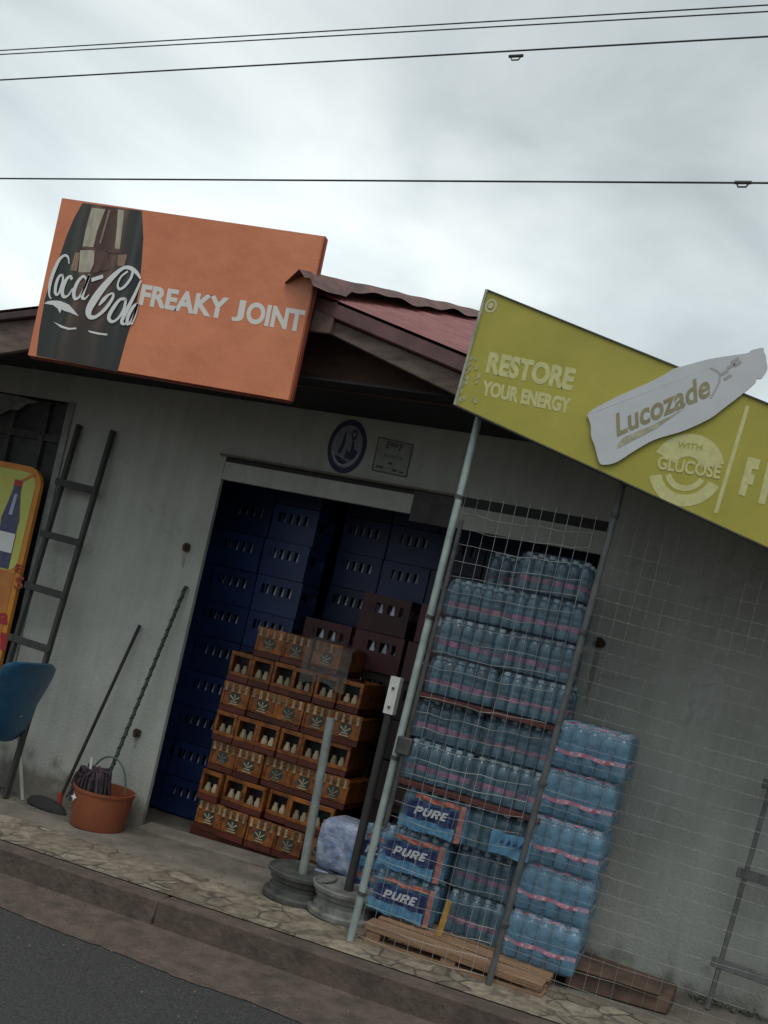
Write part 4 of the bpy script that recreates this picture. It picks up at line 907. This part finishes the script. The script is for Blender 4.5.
def emblem_crate(W, Dp, H):
    t = thing('emblem_crate', 'x', 'crate'); mb = MB()
    mb.box(-W / 2, W / 2, .006, Dp, 0.032, H - .02); mb.box(-W / 2, W / 2, 0, .012, H - .045, H - .004)
    for s_ in (-1, 1): mb.box(s_ * W / 2 - (.016 if s_ > 0 else 0), s_ * W / 2 + (.016 if s_ < 0 else 0), 0, .0055, .033, H - .046)
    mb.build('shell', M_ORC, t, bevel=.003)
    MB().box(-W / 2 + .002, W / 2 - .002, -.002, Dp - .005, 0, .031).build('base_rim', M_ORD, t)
    e_ = MB().prism([(.042 * math.cos(2 * math.pi * i / 12), .0025, H * .47 + .032 * math.sin(2 * math.pi * i / 12)) for i in range(12)], (0, .0033, 0)).build('emblem', M_GREEN, t)
    mb = MB()
    for a0, b0, a1, b1 in ((-.032, .012, 0, -.012), (.032, .012, 0, -.012), (0, .022, 0, .0), (-.022, -.022, .022, -.022), (-.03, -.036, .03, -.036)):
        mb.bar((a0, 0, H * .47 + b0), (a1, 0, H * .47 + b1), .007, .003, (0, 1, 0))
    mb.build('emblem_marks', M_CREAM, e_)
    b0 = None
    for k in range(4):
        x = -W / 2 + W * (k + .5) / 4
        if b0 is None: b0 = MB().lathe([(.012, H - .03), (.009, H), (.011, H + .004), (.011, H + .018)], n=8).build('bottle', M_CREAM, t); b0.location = (x, .004, -.030)
        else: b = b0.copy(); COL.objects.link(b); b.parent = t; b.location = (x, .004, -.030)
    return t
def handle_crate(W, Dp, H):
    t = thing('handle_crate', 'x', 'crate'); mb = MB()
    hx, z0, z1 = W * .37, H * .30, H * .84
    mb.box(-W / 2, W / 2, 0, .012, .032, z0); mb.box(-W / 2, W / 2, 0, .012, z1, H - .003)
    mb.box(-W / 2, -hx, 0, .012, z0 + .0005, z1 - .0005); mb.box(hx, W / 2, 0, .012, z0 + .0005, z1 - .0005)
    for s_ in (-1, 1): mb.box(min(s_ * W / 2, s_ * (W / 2 - .01)), max(s_ * W / 2, s_ * (W / 2 - .01)), .0125, Dp, .032, H - .004)
    mb.box(-W / 2 + .0105, W / 2 - .0105, Dp - .012, Dp, .032, H - .004)
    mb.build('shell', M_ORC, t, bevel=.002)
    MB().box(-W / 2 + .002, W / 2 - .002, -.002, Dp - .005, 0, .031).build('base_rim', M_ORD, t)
    MB().box(-W / 2 + .012, W / 2 - .012, .075, .085, .033, H - .005).build('divider', M_BLACK, t)  # black sheet painting the darkness inside the hand hole
    b0 = None
    for k in range(2):
        x = (-.5 + k) * W * .34
        if b0 is None: b0 = MB().lathe([(.020, .033), (.020, H * .40), (.012, H * .50), (.012, H * .56)], n=8).build('bottle', M_CREAM, t); b0.location = (x, .026, 0)
        else: b = b0.copy(); COL.objects.link(b); b.parent = t; b.location = (x, .026, 0)
    return t
RH = .1845; LWD = .188; HWD = .150
em = emblem_crate(LWD - .004, .34, RH - .002); ha = handle_crate(HWD - .004, .34, RH - .002); index()
fl = gz(-2.6) + .012; o = MB().box(-2.99, -2.05, .16, .48, fl - .02, fl + .0295).build('base_plank', M_ORD); o['label'] = 'dark red plank lying under the orange crate stack'; o['category'] = 'plank'
rown = ['top', 'second', 'third', 'fourth', 'fifth', 'sixth', 'bottom']
cnt = ['first', 'second', 'third', 'fourth', 'fifth', 'sixth']
for r in range(7):
    zz = fl + .03 + (6 - r) * RH
    if r % 2 == 0:
        xs0 = -2.84 if r == 0 else -2.985; n_ = 3 if r == 0 else 5
        for c in range(n_): dup(em, (xs0 + LWD * (c + .5) + random.uniform(-.005, .005), .15 + random.uniform(-.02, .02), zz), random.uniform(-.06, .06), 'orange crate with a round emblem, %s from the left in the %s row' % (cnt[c], rown[r]), 'orange crates stacked in the doorway')
    else:
        for c in range(6): dup(ha, (-2.985 + HWD * (c + .5) + random.uniform(-.004, .004), .15 + random.uniform(-.02, .02), zz), random.uniform(-.06, .06), 'orange crate with a dark hand hole, %s from the left in the %s row' % (cnt[c], rown[r]), 'orange crates stacked in the doorway')
remove_tree(em); remove_tree(ha)
# thin plastic sheet hanging over the top right corner of the orange stack
vs = []; fs = []
for j in range(9):
    for i in range(9):
        u, v = i / 8, j / 8; zz = fl + .03 + 7 * RH - .004 - max(0, v - .3) * .36 + .012 * math.sin(7 * u + 4 * v); yy = .40 - min(v, .3) * .9 - .01 * math.sin(9 * u) - .005
        vs.append((-2.49 + .30 * u, yy, zz + .01 * math.sin(5 * u)))
for j in range(8):
    for i in range(8): fs.append((j * 9 + i, j * 9 + i + 1, (j + 1) * 9 + i + 1, (j + 1) * 9 + i))
o = MB().add(vs, fs).build('plastic_sheet', M_FILMG, smooth=True); o['label'] = 'thin greyish plastic sheet hanging over the orange stack\'s top right corner'; o['category'] = 'plastic sheet'

# ------------------------------------------------------------------ left end: poster board, ladder, chair
bx1, bz1 = -4.485, 2.0
sb_ = thing('poster_board', 'yellow poster board with rounded orange frame and drink bottles beside the ladder', 'sign', (bx1 - .4, -.1, gz(-4.9)))
def rrect(x0, x1, z0, z1, r, y):
    o = []
    for cxx, czz, a0 in ((x1 - r, z1 - r, 0), (x0 + r, z1 - r, 90), (x0 + r, z0 + r, 180), (x1 - r, z0 + r, 270)):
        for k in range(7): t = math.radians(a0 + 15 * k); o.append((cxx + r * math.cos(t), y, czz + r * math.sin(t)))
    return o
MB().prism(rrect(bx1 - .85, bx1, .48, bz1, .12, -.09), (0, .03, 0)).build('panel', mat('orange_border', (0.62, 0.24, 0.03), .45, var=.12), sb_)
fld = MB().prism(rrect(bx1 - .815, bx1 - .038, 1.31, bz1 - .04, .085, -.093), (0, .0025, 0)).build('upper_field', mat('yellow_field', (0.56, 0.52, 0.10), .5, vscale=6, col2=(0.52, 0.58, 0.16)), sb_)
MB().prism([(bx1 - .812, -.0935, .52), (bx1 - .040, -.0935, .52), (bx1 - .040, -.0935, 1.305), (bx1 - .812, -.0935, 1.305)], (0, .0025, 0)).build('lower_field', mat('rust_field', (0.42, 0.10, 0.035), .5, vscale=3, col2=(0.52, 0.26, 0.05)), sb_)
bxx = at(12, 520, -.1).x
def bottle_print(xc, z0, z1, r, y, par):
    h = z1 - z0; pr = [(r, 0), (r, .38), (r * .92, .45), (r, .55), (r * .62, .76), (r * .42, .88), (r * .42, 1)]
    P_ = [(xc + a, y, z0 + b * h) for a, b in pr] + [(xc - a, y, z0 + b * h) for a, b in reversed(pr)]
    b = MB().prism(P_, (0, .002, 0)).build('bottle_picture', mat('print_navy', (0.035, 0.045, 0.13), .4, vscale=20, col2=(0.10, 0.10, 0.16)), par)
    MB().box(xc - r * .44, xc + r * .44, y - .0015, y - .0002, z0 + .93 * h, z0 + 1.0 * h).build('cap', mat('red_print', (0.42, 0.03, 0.03), .4), b)
    MB().box(xc - r * .96, xc + r * .96, y - .0015, y - .0002, z0 + .18 * h, z0 + .40 * h).build('label_panel', M_WHITE, b)
    MB().prism([(xc - r * .3, y - .001, z0 + .6 * h), (xc + r * .1, y - .001, z0 + .6 * h), (xc + r * .2, y - .001, z0 + .84 * h), (xc - r * .1, y - .001, z0 + .84 * h)], (0, .0008, 0)).build('sheen', mat('print_pale', (0.4, 0.45, 0.55), .4), b)
bottle_print(bx1 - .175, 1.32, 1.90, .075, -.0965, fld); bottle_print(bx1 - .38, 1.32, 1.78, .07, -.0965, fld); bottle_print(bx1 - .6, 1.32, 1.86, .075, -.0965, fld)
mb = MB(); mb.ribbon([(bx1 - .15, 1.90, .018), (bx1 - .06, 1.955, .018)], -.0962); mb.build('straw', mat('orange_print', (0.6, 0.2, 0.04), .5), fld)
mb = MB(); write(mb, 'S', (13, 588), (22, 589), (16, 576), -.0965, .02); write(mb, 'E', (14, 572), (22, 573), (16, 564), -.0965, .02); mb.build('lettering', mat('brown_print', (0.30, 0.05, 0.03), .5), fld)
mb = MB(); write(mb, 'a', (-2, 622), (7, 624), (0, 612), -.0965, .03); write(mb, '1', (0, 648), (6, 650), (1, 632), -.0965, .03); mb.build('lettering', mat('red_print2', (0.35, 0.02, 0.03), .5), sb_)
for x in (bx1 - .70, bx1 - .15): MB().tube([(x, -.05, gz(x) - .01), (x, -.05, .9)], .016, 8).build('leg', M_IRON, sb_)

def ladder(name, lb, foot, topp, width, n, m, r1=.05, r2=.03, first=.3, pitch=.33):
    foot, topp = Vector(foot), Vector(topp); t = thing(name, lb, 'ladder', foot); wv = Vector((width, 0, 0))
    for o_ in (Vector(), wv): MB().bar(foot + o_, topp + o_, r1, r2, (1, 0, 0)).build('rail', m, t, bevel=.003)
    d = (topp - foot); Ln = d.length; d.normalize()
    for k in range(n):
        p = foot + d * (first + pitch * k)
        if first + pitch * k > Ln - .05: break
        MB().bar(p + Vector((-.04, -.012, 0)), p + wv + Vector((.02, -.012, -.01)), r2, .045).build('rung', m, t, bevel=.003)
    return t
l1 = ladder('wooden_ladder', 'dark wooden ladder leaning on the plaster wall beside the yellow poster board', (-4.345, -.24, gz(-4.3)), (-4.34, -.03, 2.33), .27, 7, M_DWOOD, r1=.036, r2=.028, first=.62, pitch=.345)
r0 = atg(707, 1010); M_LAD = mat('grey_iron', (0.12, 0.125, 0.12), .6, var=.3, vscale=12)
l2 = ladder('iron_ladder', 'thin dark iron ladder leaning on the wall right of the water packs', (r0.x, r0.y + .02, gz(r0.x)), (at(768, 796, -.105) - Vector((r0.x, r0.y + .02, gz(r0.x)))) * 1.75 + Vector((r0.x, r0.y + .02, gz(r0.x))), .42, 6, M_LAD, r1=.034, r2=.022, first=.22, pitch=.43)

# plastic shell chair on metal legs, facing left, its back to the right
cb_ = Vector((-4.215, -.34, gz(-4.215)))
ch = thing('plastic_chair', 'blue plastic shell chair on pale metal legs in front of the ladder', 'chair', cb_)
prof = [(-.24, .400, .20), (-.22, .422, .205), (-.12, .415, .21), (0, .385, .20), (.08, .365, .17), (.125, .370, .115), (.15, .43, .125), (.17, .51, .15), (.187, .61, .185), (.205, .70, .215), (.22, .79, .235), (.232, .855, .235), (.24, .875, .20)]
vs = []; fs = []; NYc = 12
for x, z, hw in prof:
    for j in range(NYc + 1):
        s_ = -1 + 2 * j / NYc; back = max(0, (z - .47) / .3); seat = 1 - min(1, back * 3)
        vs.append(cb_ + Vector((x - .05 * s_ * s_ * min(1, back * 2), hw * s_, z + .03 * s_ * s_ * seat - .012 * (s_ ** 4) * back)))
for i in range(len(prof) - 1):
    for j in range(NYc): k = i * (NYc + 1) + j; fs.append((k, k + 1, k + NYc + 2, k + NYc + 1))
n0 = len(vs); vs2 = [v + Vector((.008, 0, -.008)) for v in vs]; fs2 = [tuple(n0 + i for i in reversed(f)) for f in fs]
bd = []
R_ = len(prof); Wd = NYc + 1
edge = [j for j in range(Wd)] + [i * Wd + Wd - 1 for i in range(1, R_)] + [(R_ - 1) * Wd + j for j in range(Wd - 2, -1, -1)] + [i * Wd for i in range(R_ - 2, 0, -1)]
for a, b in zip(edge, edge[1:] + edge[:1]): bd.append((a, b, n0 + b, n0 + a))
sh = MB().add(vs + vs2, fs + fs2 + bd).build('shell_seat', mat('blue_plastic', (0.010, 0.065, 0.135), .3, vscale=9, col2=(0.018, 0.10, 0.19), bump=.12, bscale=12, spec=.7), ch, smooth=True)
MB().lathe([(.012, -.004), (.012, .004), (.007, .008)], cb_ + Vector((.175, .02, .53)), 8).build('screw', M_GALV, sh)
M_LEG = mat('pale_leg', (0.46, 0.47, 0.44), .45, var=.2, metal=.2)
for sx, sy in ((-1, -1), (-1, 1), (1, -1), (1, 1)):
    xb = .21 if sx > 0 else -.22; MB().tube([cb_ + Vector((xb * .55, sy * .13, .375)), cb_ + Vector((xb, sy * .175, gz(cb_.x + xb) - gz(cb_.x)))], .0115, 8).build('leg', M_LEG, ch, smooth=True)

# ------------------------------------------------------------------ broom, bucket, mop
bt0 = Vector((-3.735, -.17, gz(-3.735) + .05)); bt1 = at(140, 625, -.02)
br_ = thing('broom', 'broom with a dark stick and black head leaning left of the brown bucket', 'broom', (bt0.x, bt0.y, gz(bt0.x)))
MB().tube([bt0, bt1], .0105, 8).build('stick', mat('dark_stick', (0.020, 0.018, 0.015), .6, var=.3), br_, smooth=True)
c = Vector((-3.80, -.19, gz(-3.80)))
vs = []; fs = []
for i in range(13):
    u = -1 + i / 6; hw = .055 * math.sqrt(max(0.02, 1 - u * u)); hh = .052 * (1 - u * u) ** .6 + .01
    cc = c + Vector((.165 * u, -.02 * u, 0))
    for k in range(7): t = math.pi * k / 6; vs.append(cc + Vector((0, -hw * math.cos(t), hh * math.sin(t) + .004)))
for i in range(12):
    for k in range(6): a = i * 7 + k; fs.append((a, a + 1, a + 8, a + 7))
    fs.append((i * 7 + 6, i * 7, i * 7 + 7, i * 7 + 13))
MB().add(vs, fs).build('brush_head', mat('black_bristle', (0.016, 0.015, 0.016), .8, var=.4, vscale=60, bump=.6), br_, smooth=True)
MB().tube([bt0 + Vector((.01, 0, -.035)), bt0 + Vector((-.0, 0, .06))], .017, 10).build('ferrule', mat('red_ferrule', (0.28, 0.04, 0.03), .5), br_)
bc = Vector((-3.385, -.235, gz(-3.385)))
bu = thing('bucket', 'brown plastic bucket holding a mop, at the left side of the wide doorway', 'bucket', bc)
rt, rb, hb_ = .178, .158, .225
MB().lathe([(rb * .97, 0), (rb, .008), (rt * .985, hb_ - .018), (rt * 1.02, hb_ - .016), (rt * 1.03, hb_), (rt * .98, hb_), (rb * .95, .02), (0, .015)], bc, 32).build('tub', mat('brown_plastic', (0.22, 0.060, 0.026), .5, vscale=7, col2=(0.29, 0.085, 0.04)), bu, smooth=True)
mb = MB(); s0 = bc + Vector((-.085, -rt * .885 - .004, .165)); mb.sheet([s0 + Vector(((.022 if k % 2 == 0 else .009) * math.cos(math.pi / 2 + k * math.pi / 4), -.002 + .0, (.024 if k % 2 == 0 else .010) * math.sin(math.pi / 2 + k * math.pi / 4))) for k in range(8)])
mb.build('star_sticker', M_WHITE, bu)
pts = [bc + Vector((-.03 + .15 * math.cos(t) * .9, .05, hb_ - .01 + .19 * math.sin(t))) for t in [math.pi * k / 14 for k in range(15)]]
MB().tube(pts, .006, 6).build('handle', mat('green_handle', (0.07, 0.12, 0.09), .6), bu)
m1 = at(186, 586, -.02); m0 = bc + Vector((-.05, .05, .20))
mo = thing('mop', 'mop with a twisted green handle and dark cloth head stuck in the brown bucket', 'mop', m0)
MB().tube([m0, m1], .011, 8).build('handle', mat('twist_under', (0.045, 0.06, 0.045), .6), mo, smooth=True)
pts = []; d = (m1 - m0); a1 = d.cross(Vector((0, 1, 0))).normalized(); a2 = d.cross(a1).normalized()
for k in range(260): t = k / 259; pts.append(m0 + d * t + (a1 * math.cos(t * 130) + a2 * math.sin(t * 130)) * .011)
MB().tube(pts, .0042, 4).build('twisted_cord', mat('dark_green_cord', (0.010, 0.022, 0.014), .7), mo)
mb = MB(); hc = bc + Vector((-.07, -.02, .31))
for k in range(64):
    th = 2 * math.pi * k / 64 + random.uniform(-.1, .1); r1 = random.uniform(.05, .135); dz_ = random.uniform(.04, .15); r0 = random.uniform(.0, .03)
    p0 = hc + Vector((r0 * math.cos(th), r0 * math.sin(th), random.uniform(-.02, .02)))
    p2 = hc + Vector((r1 * math.cos(th), r1 * .85 * math.sin(th), -dz_)); p1 = (p0 + p2) / 2 + Vector((.03 * math.cos(th), .03 * math.sin(th), .035)); p3 = p2 + Vector((random.uniform(-.02, .02), random.uniform(-.02, .02), -.06))
    mb.tube([p0, p1, p2, p3], [.008, .0095, .0085, .006], 5)
mb.build('cloth_head', mat('purple_black_cloth', (0.022, 0.014, 0.020), .95, vscale=18, col2=(0.075, 0.055, 0.068)), mo, smooth=True)
a = at(90, 785, -.28); b = at(92, 757, -.27)
o = MB().tube([a + Vector((0, 0, -.08)), b], .009, 8).build('white_rod', mat('white_rod', (0.50, 0.52, 0.48), .5, var=.15)); o['label'] = 'short white plastic rod standing upright in the brown bucket'; o['category'] = 'rod'

# ------------------------------------------------------------------ flat brown carton at the wall foot
x0, x1 = -.56, -.10
ct = thing('carton', 'flattened brown carton lying on the pavement right of the pallet', 'carton', (-.3, -.35, gz(-.3)))
MB().hexa([(x0, -.48, gz(x0)), (x1, -.44, gz(x1)), (x1 + .02, -.15, gz(x1)), (x0, -.13, gz(x0)), (x0 + .01, -.47, gz(x0) + .09), (x1, -.43, gz(x1) + .07), (x1 + .01, -.17, gz(x1) + .075), (x0 + .01, -.15, gz(x0) + .095)]).build('box_body', M_CARD, ct, bevel=.006)
MB().hexa([(x0 - .03, -.50, gz(x0) + .094), (x1 - .05, -.46, gz(x1) + .077), (x1 - .04, -.30, gz(x1) + .082), (x0, -.31, gz(x0) + .100), (x0 - .03, -.50, gz(x0) + .100), (x1 - .05, -.46, gz(x1) + .082), (x1 - .04, -.30, gz(x1) + .088), (x0, -.31, gz(x0) + .106)]).build('flap', M_CARD, ct)
# weeds and litter at the wall foot on the right
mb = MB()
for _ in range(40):
    x = random.uniform(-.06, .30); y = random.uniform(-.10, -.02); h = random.uniform(.012, .04); a = random.uniform(0, 6.28); l_ = random.uniform(.01, .03)
    p = Vector((x, y, gz(x) - .004)); mb.add([p, p + Vector((l_ * math.cos(a), l_ * math.sin(a), h * .6)), p + Vector((l_ * 1.6 * math.cos(a + .3), l_ * 1.2 * math.sin(a + .3), h)), p + Vector((.4 * l_ * math.cos(a + 1.2), .4 * l_ * math.sin(a + 1.2), h * .6))], [(0, 1, 2, 3)])
o = mb.build('weeds', mat('dusty_weed', (0.07, 0.085, 0.06), .8, vscale=20, col2=(0.17, 0.18, 0.14))); o['kind'] = 'stuff'; o['label'] = 'dusty weeds along the foot of the wall'; o['category'] = 'weeds'

# ------------------------------------------------------------------ overhead cables
def cable(p, q_, lb, r, clip=None, Y=3.0):
    a, b = at(*p, Y), at(*q_, Y); d = b - a; t = thing('power_cable', lb, 'cable', a, 'overhead cables')
    pts = [a + d * (-1.2 + 3.6 * i / 40) for i in range(41)]
    MB().tube(pts, r, 6).build('wire', mat('cable_black', (0.035, 0.045, 0.05), .6), t)
    if clip:
        c_ = at(*clip, Y); u = d.normalized(); mb = MB(); mb.tube([c_ - u * .065, c_ + u * .065], r * 1.8, 8)
        mb.tube([c_ - u * .05 + Vector((0, 0, -.0)), c_ - u * .03 + Vector((0, 0, -.036)), c_ + u * .03 + Vector((0, 0, -.036)), c_ + u * .05], r * .9, 6); mb.build('clamp', M_IRON, t)
cable((0, 50.5), (768, 5), 'thin overhead cable, uppermost of the four', .0058)
cable((0, 54.5), (768, 11.5), 'thin overhead cable just under the uppermost one', .0058)
cable((0, 80), (768, 36.5), 'overhead cable with a clamp, third from the top', .0075, (516, 56))
cable((0, 178.5), (768, 183), 'overhead cable with a clamp, lowest of the four and nearest the roof', .0082, (743, 182.5))
